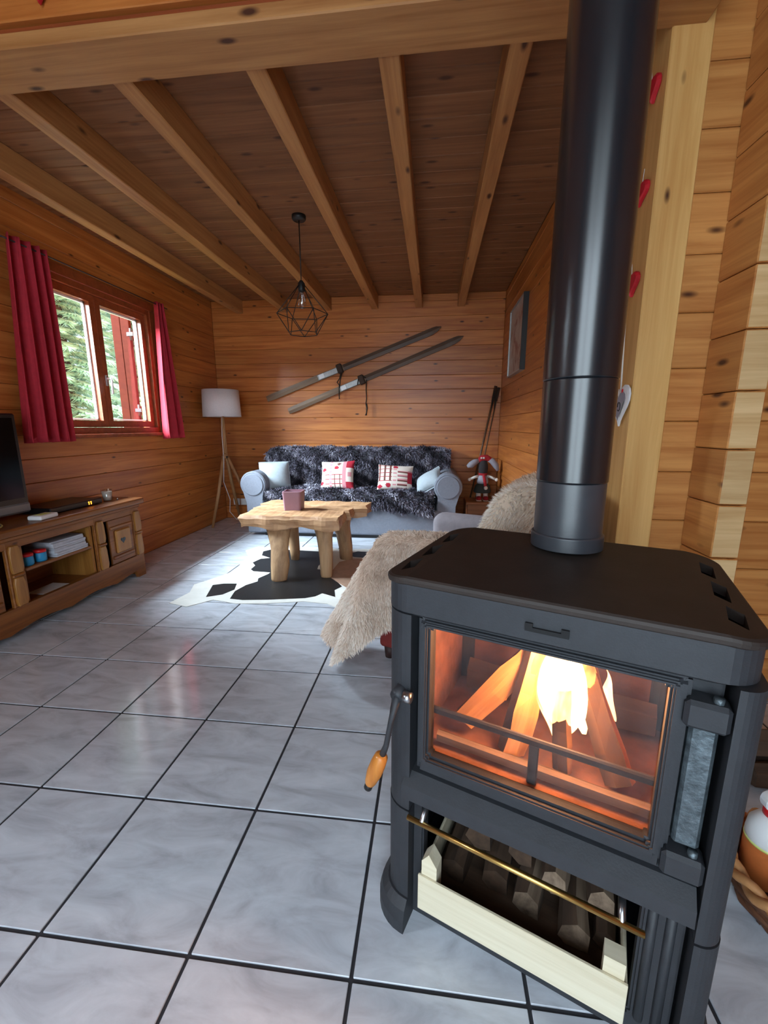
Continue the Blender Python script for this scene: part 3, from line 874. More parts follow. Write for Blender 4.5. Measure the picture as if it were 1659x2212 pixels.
split_log('burning_log', 'log lying flat behind the stove glass below the rail', sp(-0.20, -0.142, 0.438), sp(0.20, -0.142, 0.438), 0.017, ['oldwood', 'bark'], 6, 'logs burning in the stove', 0.8)

# flames
def flame_mat():
    m = bpy.data.materials.new('flame'); m.use_nodes = True
    nt = m.node_tree; nt.nodes.clear()
    out = N(nt, 'ShaderNodeOutputMaterial'); em = N(nt, 'ShaderNodeEmission'); tr = N(nt, 'ShaderNodeBsdfTransparent'); mx = N(nt, 'ShaderNodeMixShader')
    v = obj_vec(nt, (14, 14, 5), False)
    f = noise(nt, v, 1.0, 3, 0.6, 0.4)
    nt.links.new(ramp(nt, f, [(0.30, (1.0, 0.22, 0.02, 1)), (0.5, (1.0, 0.50, 0.14, 1)), (0.7, (1.0, 0.78, 0.42, 1))]), em.inputs[0])
    em.inputs[1].default_value = 7.0
    fa = ramp(nt, f, [(0.36, (0.15, 0.15, 0.15, 1)), (0.60, (0.9, 0.9, 0.9, 1))])
    nt.links.new(fa, mx.inputs[0]); nt.links.new(tr.outputs[0], mx.inputs[1]); nt.links.new(em.outputs[0], mx.inputs[2])
    nt.links.new(mx.outputs[0], out.inputs[0])
    return m
M['flame'] = flame_mat()
M['core'] = emit('flame_core', (1.0, 0.72, 0.32, 1), 14.0)
fire = thing('fire', 'bright white and orange flames between the burning logs', 'fire', stove_pt(0, 0, 0.42), SR)
def tongue(name, x, y, z0, h, r, mat, bend, seed):
    pts, rad = [], []
    for k in range(24):
        f = k/23
        pts.append((x+bend*f*f+0.008*math.sin(6*f+seed), y+0.006*math.cos(5*f+seed), z0+h*f))
        rad.append(max(0.0008, r*(math.sin(math.pi*min(1, f*0.92+0.04))**1.15)*(1-f**3)))
    return tube(name, pts, rad, mat, fire, 16)
tongue('flame_core', 0.028, -0.052, 0.045, 0.235, 0.043, 'core', -0.006, 1)
tongue('flame_core', 0.072, -0.050, 0.065, 0.20, 0.030, 'core', -0.040, 2)
tongue('flame_core', -0.004, -0.040, 0.11, 0.16, 0.020, 'core', 0.012, 3)
for i, (x, y, z0, h, r, b) in enumerate([(0.03, -0.062, 0.03, 0.26, 0.052, -0.012), (-0.025, -0.05, 0.07, 0.21, 0.024, 0.03), (0.085, -0.04, 0.06, 0.21, 0.028, -0.045),
                                         (-0.075, -0.03, 0.07, 0.14, 0.010, 0.05), (0.0, 0.02, 0.06, 0.23, 0.03, 0.0), (0.13, 0.0, 0.08, 0.11, 0.012, -0.03)]):
    tongue('flame', x, y, z0, h, r, 'flame', b, i*1.7)
ld = bpy.data.lights.new('firelight', 'POINT'); ld.energy = 16.0; ld.color = (1.0, 0.56, 0.26); ld.shadow_soft_size = 0.05
lo = bpy.data.objects.new('firelight', ld); link(lo, fire); lo.location = (0.02, -0.10, 0.235)

# crate with firewood under the fire
cr = thing('wooden_crate', 'pale poplar crate of firewood in the bay under the fire', 'crate', stove_pt(-0.0075, -0.05, 0.060), SR)
X0, X1, Y0, Y1 = -0.198, 0.196, -0.172, 0.20
box('front_board', X0, X1, Y0-0.006, Y0, 0.004, 0.094, 'crate', cr, 0.001)
box('rear_board', X0, X1, Y1, Y1+0.006, 0.004, 0.094, 'crate', cr, 0.001)
for x in (X0, X1-0.006): box('side_board', x, x+0.006, Y0, Y1, 0.004, 0.085, 'crate', cr, 0.001)
box('bottom_board', X0, X1, Y0, Y1, 0.0, 0.004, 'crate', cr)
box('shade_sheet', X0+0.007, X1-0.007, Y0+0.001, Y1-0.001, 0.004, 0.012, 'bark', cr, 0.002)  # added dark sheet, its colour stands in for shade on the crate floor
for x in (X0+0.006, X1-0.040):
    for y, pk in ((Y0, True), (Y1-0.032, False)):
        prism('corner_post', [(x, 0.004), (x+0.034, 0.004), (x+0.034, 0.124), (x+0.016, 0.150), (x, 0.128)] if x < 0 else [(x, 0.004), (x+0.034, 0.004), (x+0.034, 0.128), (x, 0.128)], y, y+0.03, 'crate', cr, 'y')
CL = [(-0.150, 0.030, 0.030, 0.27, 0.050, 'bark-dark log against the crate side under the pointed post'), (-0.065, 0.050, 0.030, 0.26, 0.052, 'dark log lying second in the crate bottom'),
      (0.020, 0.035, 0.030, 0.28, 0.052, 'split log in the middle of the crate bottom'), (0.100, 0.020, 0.030, 0.27, 0.050, 'splintered grey log on the crate bottom beside the square post'),
      (0.165, 0.040, 0.030, 0.25, 0.036, 'thin log wedged along the crate side by the square post'), (-0.105, 0.075, 0.100, 0.25, 0.050, 'dark log in the second layer of the crate, at the back'),
      (-0.020, 0.080, 0.102, 0.25, 0.050, 'bark log on the second layer, over the crate middle'), (0.065, 0.050, 0.102, 0.26, 0.048, 'splintered pale log on the second layer of the crate'),
      (0.140, 0.055, 0.100, 0.25, 0.044, 'weathered log on the second layer over the thin wedged log'), (0.030, 0.090, 0.165, 0.24, 0.044, 'dark log topmost on the crate pile'), (0.110, 0.090, 0.160, 0.24, 0.042, 'second dark log high on the crate pile, over the splintered log')]
rs = random.Random(7)
for k, (x, y, z, L, r, lb) in enumerate(CL):
    a = rs.uniform(-0.10, 0.10)
    cx, cy = x-0.0075, y-0.05
    split_log('firewood_log', lb, stove_pt(cx-math.sin(a)*L/2, cy-0.12, 0.066+z), stove_pt(cx+math.sin(a)*L/2, cy-0.12+L, 0.066+z), r, ['oldwood', 'bark'] if k in (2, 3, 7, 8) else ['bark', 'bark'], 20+k, 'firewood in the crate')

# ---------------------------------------------------------------- basket and spray bottle by the wall
bk = thing('wicker_basket', 'shallow round wicker basket on the tiles beside the stove', 'basket', (1.04, 0.24, 0))
def basket_r(z): return 0.148+0.30*z
for k in range(4):
    z = 0.012+k*0.016; pts = []
    for q in range(49):
        a = 2*math.pi*q/48; w = 0.005*math.cos(12*a+math.pi*(k % 2))
        r = basket_r(z)+w; pts.append((r*math.cos(a), r*math.sin(a), z))
    tube('weave', pts, 0.009, 'wicker_dark', bk, 6)
for q in range(24):
    a = 2*math.pi*q/24
    tube('stake', [((basket_r(z))*math.cos(a), (basket_r(z))*math.sin(a), z) for z in (0.004, 0.04, 0.07)], 0.006, 'wicker_dark', bk, 5)
for s_ in (0, 1):
    tube('rim_strand', [((0.171+0.008*math.cos(10*t+s_*math.pi))*math.cos(t), (0.171+0.008*math.cos(10*t+s_*math.pi))*math.sin(t), 0.080+0.010*math.sin(10*t+s_*math.pi)) for t in [2*math.pi*i/96 for i in range(97)]], 0.011, 'wicker', bk, 6)
lathe('basket_floor', [(0.146, 0.002), (0.148, 0.008)], 'wicker_dark', bk, 32)
sb = thing('spray_bottle', 'orange and white spray bottle with a red collar in the basket', 'bottle', (0.968, 0.305, 0.009))
lathe('body', [(0.042, 0.0), (0.046, 0.006), (0.046, 0.105), (0.046, 0.110)], 'orange', sb, 28)
lathe('shoulder', [(0.0465, 0.110), (0.045, 0.118), (0.046, 0.122), (0.043, 0.148), (0.028, 0.172), (0.018, 0.180)], 'white', sb, 28)
lathe('label_band', [(0.0470, 0.106), (0.0470, 0.112)], 'yellow', sb, 28)
prism('label_print', [(-0.018, 0.030), (0.020, 0.034), (0.024, 0.072), (0.0, 0.088), (-0.022, 0.066)], -0.0475, -0.040, 'redcap', sb, 'y')
lathe('collar', [(0.019, 0.178), (0.021, 0.180), (0.021, 0.200), (0.016, 0.202)], 'redcap', sb, 24)
prism('spray_head', [(-0.024, 0.200), (0.018, 0.200), (0.024, 0.216), (0.006, 0.238), (-0.010, 0.242), (-0.026, 0.232), (-0.030, 0.216)], -0.014, 0.014, 'white', sb, 'y', bev=0.004)
box('trigger', 0.022, 0.030, -0.006, 0.006, 0.172, 0.206, 'redcap', sb, 0.002)
for k, (x, y, z) in enumerate([(1.135, 0.60, 0.048), (1.145, 0.69, 0.048), (1.125, 0.645, 0.128)]):
    split_log('floor_log', ['dark bark log on the tiles, next to the wicker basket', 'bark log on the tiles, next to the log wall', 'dark bark log resting on two others by the log wall'][k], (x, y, z), (x+0.38, y+0.02, z), 0.055, ['bark', 'bark'], 40+k, 'logs on the floor by the wall')
# ---------------------------------------------------------------- sofa
so = thing('sofa', 'grey rolled-arm sofa against the back wall', 'sofa', (-0.68, 3.78, 0))
soft_box('base', -0.92, 0.92, -0.385, 0.30, 0.035, 0.30, 'sofa', so, 0.025)
box('plinth', -0.88, 0.88, -0.35, 0.28, 0.0, 0.036, 'blackmatt', so)
for s in (-1, 0, 1):
    soft_box('seat_cushion', s*0.56-0.275, s*0.56+0.275, -0.375, 0.14, 0.29, 0.435, 'sofa', so, 0.045)
soft_box('backrest', -1.0, 1.0, 0.10, 0.36, 0.22, 0.84, 'sofa', so, 0.09)
for s in (-1, 1):
    # rolled arm: scroll section extruded along the depth
    ol = [(s*0.87, 0.03), (s*1.055, 0.03), (s*1.05, 0.34)]
    for k in range(15):
        a = math.radians(-52+284*k/14)
        ol.append((s*0.975+s*0.137*math.cos(a), 0.525+0.137*math.sin(a)))
    ol.append((s*0.87, 0.36))
    if s < 0: ol = ol[::-1]
    ar = prism('arm', ol, -0.375, 0.33, 'sofa', so, 'y', bev=0.012)
    fc = [(s*0.975+0.112*math.cos(math.radians(t)), 0.525+0.112*math.sin(math.radians(t))) for t in range(0, 360, 15)]
    prism('arm_facing', fc, -0.385, -0.370, 'sofa', ar, 'y', bev=0.006)

# dark fur throw over back and seat
def polyline(pts, n):
    pts = [np.array(p, float) for p in pts]
    d = [0]
    for a, b in zip(pts[:-1], pts[1:]): d.append(d[-1]+np.linalg.norm(b-a))
    out = []
    for t in np.linspace(0, d[-1], n):
        i = min(len(pts)-2, max(0, np.searchsorted(d, t)-1))
        f = (t-d[i])/max(1e-9, d[i+1]-d[i]); out.append(pts[i]*(1-f)+pts[i+1]*f)
    return out
tb = thing('fur_throw', 'charcoal shaggy fur throw spread over the sofa back and seat', 'throw', (-0.68, 3.78, 0.44))
prof = polyline([(0.345, 0.400), (0.33, 0.415), (0.23, 0.425), (0.11, 0.405), (0.075, 0.33), (0.085, 0.10), (0.07, 0.045), (0.0, 0.022), (-0.20, 0.030), (-0.345, 0.022), (-0.395, -0.03), (-0.405, -0.175)], 46)
nu, nv = 60, 46; P = []
for i in range(nu):
    u = i/(nu-1)
    for j in range(nv):
        y, z = prof[j]
        seat = j > 20
        hw = 1.01 if not seat else 0.845
        if 15 <= j <= 20: hw = 1.01-(j-15)/6*0.165
        x = -hw+2*hw*u
        w = 0.010*math.sin(x*17+j*0.35)+0.008*math.sin(x*41+j)
        zz = z+w
        if j >= 39: zz += 0.025*math.sin(x*6)-(0.03 if x < 0 else -0.02)*((j-40)/6)
        yy = y-abs(w)*0.6-(0.012 if j > 38 else 0)
        if not seat and j < 15 and (u < 0.02 or u > 0.98): zz -= 0.02
        P.append((x, yy, zz))
mesh_obj('throw_backing', P, grid_faces(nu, nv), 'hide_d', tb, True)
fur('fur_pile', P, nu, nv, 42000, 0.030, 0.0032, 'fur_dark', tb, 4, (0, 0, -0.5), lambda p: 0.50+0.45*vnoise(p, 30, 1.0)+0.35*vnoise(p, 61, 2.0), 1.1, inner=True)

# cushions
def cushion(name, label, loc, w, h, t, rot, face_fn, mats, group=None, n=26):
    V, F, fi = [], [], []
    for side in (1, -1):
        o = len(V)
        for i in range(n):
            for j in range(n):
                u, v = -1+2*i/(n-1), -1+2*j/(n-1)
                pin = 1-0.055*(1-abs(v)**2)*abs(u)**6
                pin2 = 1-0.055*(1-abs(u)**2)*abs(v)**6
                th_ = ((1-abs(u)**2.2)*(1-abs(v)**2.2))**0.6
                V.append((u*w/2*pin, -side*t/2*th_, v*h/2*pin2))
        for i in range(n-1):
            for j in range(n-1):
                a = o+i*n+j
                F.append((a, a+n, a+n+1, a+1) if side > 0 else (a, a+1, a+n+1, a+n))
                fi.append(face_fn((i+0.5)/(n-1), (j+0.5)/(n-1)))
    c = mesh_obj(name, V, F, mats, None, True, fi)
    c.location = loc; c.rotation_euler = rot
    return tag(c, label, 'cushion', group)
R = math.radians
def knit_piping(c, w, h):
    pts = [(w/2*0.99*a, 0, h/2*0.99*b) for a, b in ((-1, -1), (1, -1), (1, 1), (-1, 1), (-1, -1))]
    V = []
    for p, q in zip(pts[:-1], pts[1:]):
        for k in range(10): V.append(tuple(p[i]+(q[i]-p[i])*k/10 for i in range(3)))
    V.append(V[0])
    return tube('piping', V, 0.006, 'knit', c, 6)
c = cushion('knit_cushion', 'grey cable-knit cushion upright against the tripod-lamp end of the sofa', (-1.50, 3.62, 0.595), 0.31, 0.30, 0.16, (R(-18), 0, R(28)), lambda u, v: 0, ['knit'])
knit_piping(c, 0.30, 0.29)
c = cushion('knit_cushion', 'pale grey cushion slumped on the sofa arm beside the doll', (0.105, 3.56, 0.565), 0.29, 0.21, 0.15, (R(-42), R(-30), R(-25)), lambda u, v: 0, ['knit'])
knit_piping(c, 0.27, 0.24)
def patch_a(u, v):
    # cream ground, red band, gingham block, heart squares
    if 0.30 < u < 0.38: return 2 if (int(v*24) % 3) else 0
    if u > 0.80: return 1 if v > 0.72 or v < 0.22 else (2 if 0.40 < v < 0.56 and 0.85 < u < 0.95 else 0)
    if 0.70 < u < 0.80: return 2
    if v < 0.48 and 0.18 < u < 0.70: return 3 if (int(u*26) % 4 == 0) else (1 if int(v*26) % 4 == 0 else 0)
    if (u-0.14)**2+(v-0.66)**2 < 0.004 or (u-0.52)**2+(v-0.72)**2 < 0.004 or (u-0.06)**2+(v-0.2)**2 < 0.004: return 1
    if (u-0.58)**2+(v-0.86)**2 < 0.003: return 3
    if (u-0.12)**2/3+(v-0.88)**2 < 0.002: return 2
    return 0
def patch_b(u, v):
    if u < 0.40 and v > 0.30: return 3 if (int(u*26) % 4 == 1) else (1 if int(v*26) % 4 == 0 else 0)
    if 0.56 < u < 0.84 and v < 0.72: return 3 if int(v*25) % 4 == 0 else (2 if int(v*25) % 4 == 1 else 0)
    if u > 0.84 and 0.25 < v < 0.68: return 1
    if 0.84 < u and v > 0.68: return 2 if v < 0.74 else 0
    if (u-0.32)**2+(v-0.16)**2 < 0.006 or (u-0.08)**2+(v-0.10)**2 < 0.005 or (u-0.50)**2+(v-0.88)**2 < 0.005: return 1
    if 0.44 < u < 0.54 and int(v*20) % 3 == 0: return 2
    return 0
PM = ['cream', 'red', 'pink', 'brownp']
cushion('patchwork_cushion', 'red and white patchwork cushion with a red edge strip behind the mauve pot', (-0.835, 3.64, 0.605), 0.36, 0.30, 0.13, (R(-20), R(-3), R(-6)), patch_a, PM, 'patchwork cushions on the sofa', 40)
cushion('patchwork_cushion', 'red and white patchwork cushion with striped block, next to the slumped pale cushion', (-0.235, 3.64, 0.585), 0.36, 0.27, 0.13, (R(-24), R(3), R(4)), patch_b, PM, 'patchwork cushions on the sofa', 40)

# ---------------------------------------------------------------- coffee table
ct = thing('coffee_table', 'rustic driftwood coffee table with thick slab top and trunk legs', 'table', (-0.85, 2.56, 0))
def slab(name, x0, x1, y0, y1, z0, z1, seed, fl=0.0):
    rs = random.Random(seed); nx, ny = 26, 5
    V, F = [], []
    def edge(i): return 0.007*math.sin(i*0.45+seed)+0.003*math.sin(i*1.3+2*seed)
    ring = [(0, 0), (0.5, 0), (1, 0), (1, 0.35), (1, 0.75), (0.94, 1), (0.5, 1), (0.06, 1), (0, 0.75), (0, 0.35)]
    for i in range(nx):
        f = i/(nx-1); x = x0+(x1-x0)*f
        for k, (a, b) in enumerate(ring):
            ya = y0+edge(i)+0.005*math.sin(b*6+i*0.4+seed); yb = y1+edge(i+9)
            y = ya+(yb-ya)*a
            z = z0+(z1-z0)*b+0.003*math.sin(i*1.3+k)+(fl*0.012*math.sin(i*0.5) if b < 0.2 else 0)
            xe = x+(0.012*math.sin(k*2.1+seed) if i in (0, nx-1) else 0)
            V.append((xe, y, z))
    m = len(ring)
    for i in range(nx-1):
        for k in range(m): F.append((i*m+k, (i+1)*m+k, (i+1)*m+(k+1) % m, i*m+(k+1) % m))
    F.append(tuple(range(m))); F.append(tuple((nx-1)*m+k for k in range(m-1, -1, -1)))
    return mesh_obj(name, V, F, 'drift', ct)
slab('top_slab', -0.41, 0.33, -0.325, -0.045, 0.372, 0.462, 1, 1)
slab('top_slab', -0.42, 0.36, -0.040, 0.125, 0.380, 0.460, 2)
slab('top_slab', -0.43, 0.465, 0.130, 0.365, 0.378, 0.462, 3, 1)
def leg(pts, seed):
    rs = random.Random(seed); V, F = [], []; n = 10
    for i, (x, y, z, rx, ry) in enumerate(pts):
        for k in range(n):
            a = 2*math.pi*k/n
            q = 1+0.12*math.sin(2*a+seed)+0.08*math.sin(3*a+i*0.8+seed)
            V.append((x+rx*q*math.cos(a), y+ry*q*math.sin(a), z))
    for i in range(len(pts)-1):
        for k in range(n): F.append((i*n+k, i*n+(k+1) % n, (i+1)*n+(k+1) % n, (i+1)*n+k))
    F.append(tuple(range(n-1, -1, -1))); F.append(tuple((len(pts)-1)*n+k for k in range(n)))
    return mesh_obj('leg', V, F, 'drift_v', ct, True)
leg([(-0.10, -0.395, 0.0, 0.046, 0.04), (-0.10, -0.39, 0.02, 0.052, 0.045), (-0.095, -0.365, 0.12, 0.062, 0.05), (-0.105, -0.33, 0.22, 0.060, 0.05), (-0.12, -0.29, 0.30, 0.074, 0.05), (-0.135, -0.25, 0.385, 0.092, 0.055)], 1)
leg([(0.225, -0.285, 0.0, 0.036, 0.035), (0.225, -0.28, 0.02, 0.042, 0.04), (0.225, -0.27, 0.12, 0.045, 0.045), (0.22, -0.255, 0.22, 0.05, 0.05), (0.21, -0.24, 0.30, 0.055, 0.05), (0.20, -0.22, 0.385, 0.075, 0.055)], 2)
leg([(-0.14, 0.10, 0.0, 0.035, 0.04), (-0.14, 0.10, 0.1, 0.045, 0.045), (-0.15, 0.11, 0.22, 0.05, 0.05), (-0.17, 0.13, 0.385, 0.06, 0.055)], 3)
leg([(0.285, 0.17, 0.0, 0.06, 0.05), (0.285, 0.165, 0.10, 0.065, 0.05), (0.27, 0.15, 0.22, 0.070, 0.055), (0.25, 0.13, 0.30, 0.085, 0.06), (0.235, 0.10, 0.385, 0.11, 0.08)], 4)
# mauve pot on the table
mp_ = thing('square_pot', 'mauve square ceramic pot standing on the coffee table', 'pot', (-0.935, 2.53, 0.462), 0.06)
o1 = rounded_rect(0.066, 0.066, 0.016, 5); o2 = rounded_rect(0.074, 0.074, 0.018, 5); o3 = rounded_rect(0.066, 0.066, 0.014, 5); o4 = rounded_rect(0.060, 0.060, 0.013, 5)
V, F = [], []; lev = [(o1, 0.0), (o2, 0.146), (o3, 0.148), (o4, 0.03)]
for o_, z in lev: V += [(x, y, z) for x, y in o_]
m = len(o1)
for i in range(3):
    for k in range(m): F.append((i*m+k, i*m+(k+1) % m, (i+1)*m+(k+1) % m, (i+1)*m+k))
F.append(tuple(range(m-1, -1, -1))); F.append(tuple(3*m+k for k in range(m)))
mesh_obj('pot_body', V, F, 'mauve', mp_)
prism('wax_fill', o4, 0.06, 0.125, 'mauve', mp_)

# ---------------------------------------------------------------- cowhide
def g8(x, y):
    """pixel of a detail crop -> point on the floor, by casting the camera ray to z = 0"""
    X, Y = 420+x/3.770, 1040+y/3.770
    d = fwd + r2*((X-W_PX/2)/F_PX) + u2*((H_PX/2-Y)/F_PX)
    p = CAM_POS+d*(-CAM_POS.z/d.z)
    return (p.x, p.y)
hd = thing('cowhide_rug', 'black and white cowhide rug under the coffee table', 'rug', (0, 0, 0.0))
hide = [(-1.50, 1.70), (-1.36, 1.66), (-1.25, 1.78), (-1.08, 1.74), (-0.9, 1.76), (-0.66, 1.82), (-0.50, 1.80), (-0.36, 1.70), (-0.20, 1.72), (-0.14, 1.84), (-0.24, 2.00), (-0.22, 2.2), (-0.14, 2.4), (-0.20, 2.62), (-0.12, 2.86), (-0.26, 3.02), (-0.46, 3.03), (-0.62, 2.98), (-0.85, 3.04), (-1.10, 3.02), (-1.27, 2.96), (-1.46, 3.00), (-1.52, 2.86), (-1.42, 2.70), (-1.40, 2.50), (-1.36, 2.35), (-1.42, 2.2), (-1.52, 2.02), (-1.47, 1.88)]
prism('hide', hide, 0.0005, 0.004, 'hide_white', hd)
bk1 = [(95, 945), (150, 850), (240, 838), (345, 838), (325, 885), (230, 925), (120, 942)]
bk2 = [(290, 960), (330, 900), (420, 850), (515, 820), (520, 795), (600, 760), (620, 745), (480, 735), (460, 720), (495, 690), (475, 665), (540, 635), (620, 628), (550, 605), (560, 575), (620, 560), (850, 565), (1055, 578), (1065, 640), (1010, 690), (1000, 720), (1040, 725), (1110, 790), (1170, 830), (1200, 860), (1140, 890), (1145, 945), (1040, 915), (985, 940), (900, 955), (600, 968), (390, 970)]
bk3 = [(1230, 600), (1330, 575), (1410, 580), (1430, 610), (1380, 625), (1300, 618)]
tn = [(1100, 760), (1180, 660), (1300, 632), (1420, 632), (1500, 700), (1440, 800), (1330, 880), (1240, 870), (1180, 835), (1115, 795)]
for nm, pl, mt, z in (('black_patch', bk1, 'hide_black', 0.0062), ('black_patch', bk2, 'hide_black', 0.0062), ('black_patch', bk3, 'hide_black', 0.0062), ('tan_patch', tn, 'hide_tan', 0.0055)):
    prism(nm, [g8(*q) for q in pl][::-1], 0.004, z, mt, hd)

# ---------------------------------------------------------------- tripod floor lamp
LX, LY = -2.125, 3.80
la = thing('floor_lamp', 'tripod floor lamp with white drum shade and wooden legs in the corner', 'lamp', (LX, LY, 0))
n = 40; V, F = [], []
prof_ = [(0.197, 1.205), (0.187, 1.483), (0.183, 1.483), (0.193, 1.205)]
for r, z in prof_:
    for k in range(n): V.append((r*math.cos(2*math.pi*k/n), r*math.sin(2*math.pi*k/n), z))
for i in range(4):
    for k in range(n): F.append((i*n+k, i*n+(k+1) % n, ((i+1) % 4)*n+(k+1) % n, ((i+1) % 4)*n+k))
ls = mesh_obj('lamp_shade', V, F, 'shade', la, True)
tubes('shade_spider', [[(0, 0, 1.27), (0.188*math.cos(a), 0.188*math.sin(a), 1.27)] for a in (0, 2.09, 4.19)], 0.003, 'steel', ls)
blob('lamp_bulb', (0, 0, 1.315), (0.03, 0.03, 0.045), 'white', la)
tube('stem', [(0.0, 0, 0.76), (0, 0, 1.27)], 0.010, 'lampwood', la, 10)
tube('stem', [(0.022, 0.0, 0.78), (0.012, 0, 1.22)], 0.007, 'lampwood', la, 8)
lathe('hub', [(0.020, 0.755), (0.030, 0.765), (0.030, 0.800), (0.018, 0.812)], 'lampwood', la, 16)
blob('hub_knob', (0.03, -0.02, 0.775), 0.011, 'blackmatt', la, 10, 8)
for (fx, fy) in ((-0.145, -0.125), (0.265, 0.22), (-0.02, 0.30)):
    d = Vector((fx, fy, 0)).normalized()*0.02
    tube('leg', [(d.x, d.y, 0.785), (fx*0.5, fy*0.5, 0.40), (fx, fy, 0.0)], [0.017, 0.018, 0.014], 'lampwood', la, 10)
tube('cable', [(0.0, -0.012, 1.22), (-0.012, -0.014, 1.0), (-0.004, -0.03, 0.74), (-0.03, -0.02, 0.5), (0.02, 0.0, 0.3), (-0.02, 0.05, 0.15), (0.03, 0.1, 0.05), (0.10, 0.22, 0.02), (0.25, 0.33, 0.012)], 0.0035, 'white', la, 6)

# wall sockets
for k, x in enumerate((-2.222, -2.132)):
    s_ = thing('wall_socket', ['white wall socket with a round hole, beside the lamp leg', 'blank white wall plate between a socket and the sofa arm'][k], 'socket', (x, YB, 0.205))
    box('plate', -0.040, 0.040, -0.009, 0.0, -0.040, 0.040, 'white', s_, 0.003)
    if k == 0:
        for dx in (-0.009, 0.009): tube('pin_hole', [(dx, -0.0095, 0), (dx, -0.0085, 0)], 0.0035, 'black', s_, 8)

# ---------------------------------------------------------------- skis on the wall
def ski(label, p0, p1, dark_from, seed):
    p0, p1 = Vector(p0), Vector(p1); L = (p1-p0).length; ang = math.atan2(p1.z-p0.z, p1.x-p0.x)
    t = thing('ski', label, 'ski', p0, 0, 'old skis on the back wall')
    t.rotation_euler = (0, -ang, 0)
    def piece_(name, a, b, mat, n=16):
        V, F = [], []
        for i in range(n):
            f = a+(b-a)*i/(n-1); x = f*L
            hw = 0.036*(1-0.10*math.sin(math.pi*f))*(1 if f < 0.93 else max(0.10, math.sqrt(max(0, 1-((f-0.93)/0.07)**2))))
            if f < 0.012: hw *= 0.85
            y = -0.004-(0.05*((f-0.90)/0.1)**2 if f > 0.90 else 0)-0.008*math.sin(math.pi*f)
            for dz, dy in ((-hw, 0), (hw, 0), (hw, -0.012), (0, -0.017), (-hw, -0.012)): V.append((x, y+dy, dz))
        for i in range(n-1):
            for k in range(5): F.append((i*5+k, i*5+(k+1) % 5, (i+1)*5+(k+1) % 5, (i+1)*5+k))
        F.append((4, 3, 2, 1, 0)); F.append(tuple((n-1)*5+k for k in range(5)))
        return mesh_obj(name, V, F, mat, t)
    piece_('tail_half', 0.0, dark_from, 'ski'); piece_('tip_half', dark_from, 1.0, 'ski_dark', 24)
    bd = box('binding_plate', 0.31*L, 0.425*L, -0.032, -0.022, -0.030, 0.030, 'alu', t, 0.004)
    box('heel_pad', 0.318*L, 0.35*L, -0.040, -0.032, -0.026, 0.026, 'white', bd, 0.003)
    box('toe_iron', 0.425*L, 0.455*L, -0.070, -0.022, -0.050, 0.050, 'leather', t, 0.008)
    return t
SK1 = ski('old wooden ski on the wall, upper of the pair', (-1.76, YB-0.012, 1.409), (0.20, YB-0.012, 2.124), 0.46, 1)
SK2 = ski('old wooden ski on the wall, lower of the pair', (-1.51, YB-0.012, 1.272), (0.435, YB-0.012, 2.026), 0.46, 2)
def strap(parent, x0, pts):
    o = tube('strap', pts, 0.006, 'cord', parent, 6); return o
ca = math.cos(math.atan2(0.715, 1.96)); sa = math.sin(math.atan2(0.715, 1.96))
def loc_(t0, X, Z, ang, y):   # wall point -> ski space
    dx, dz = X-t0[0], Z-t0[1]
    return (dx*math.cos(ang)+dz*math.sin(ang), y, -dx*math.sin(ang)+dz*math.cos(ang))
a1 = math.atan2(2.124-1.409, 0.20+1.76); a2 = math.atan2(2.026-1.272, 0.435+1.51)
strap(SK1, 0, [loc_((-1.76, 1.409), *q, a1, -0.05) for q in ((-0.88, 1.70), (-0.90, 1.62), (-0.93, 1.58), (-0.905, 1.55), (-0.91, 1.45), (-0.907, 1.40))])
strap(SK1, 0, [loc_((-1.76, 1.409), *q, a1, -0.045) for q in ((-0.87, 1.69), (-0.895, 1.60), (-0.905, 1.52))])
strap(SK2, 0, [loc_((-1.51, 1.272), *q, a2, -0.05) for q in ((-0.60, 1.60), (-0.605, 1.50), (-0.60, 1.40), (-0.61, 1.35), (-0.60, 1.30), (-0.605, 1.22))])
strap(SK2, 0, [loc_((-1.51, 1.272), *q, a2, -0.055) for q in ((-0.60, 1.35), (-0.592, 1.30), (-0.602, 1.25), (-0.615, 1.22))])
strap(SK2, 0, [loc_((-1.51, 1.272), *q, a2, -0.055) for q in ((-0.70, 1.55), (-0.685, 1.64), (-0.64, 1.645), (-0.61, 1.62))])

# ---------------------------------------------------------------- pendant lamp
pe = thing('pendant_lamp', 'geometric black wire pendant lamp hanging between the ceiling joists', 'lamp', (-0.775, 2.41, ZC))
lathe('ceiling_rose', [(0.040, -0.028), (0.046, -0.02), (0.046, 0.0)], 'blackmatt', pe, 24)
tube('cable', [(0, 0, -0.02), (0, 0, -0.40)], 0.0035, 'blackmatt', pe, 6)
lathe('bulb_holder', [(0.020, -0.465), (0.024, -0.455), (0.024, -0.415), (0.010, -0.395)], 'blackmatt', pe, 16)
lathe('light_bulb', [(0.002, -0.575), (0.020, -0.570), (0.030, -0.545), (0.028, -0.52), (0.016, -0.485), (0.014, -0.465)], 'bulb', pe, 18)
tube('filament', [(-0.008, 0, -0.49), (-0.010, 0, -0.54), (0.0, 0, -0.50), (0.010, 0, -0.54), (0.008, 0, -0.49)], 0.0015, 'brass', pe, 5)
A = [(0.022*math.cos(k*math.pi/3), 0.022*math.sin(k*math.pi/3), -0.425) for k in range(6)]
B = [(0.175*math.cos(k*math.pi/3+0.2), 0.175*math.sin(k*math.pi/3+0.2), -0.605) for k in range(6)]
Cc = [(0.105*math.cos((k+0.5)*math.pi/3+0.2), 0.105*math.sin((k+0.5)*math.pi/3+0.2), -0.735) for k in range(6)]
wires = []
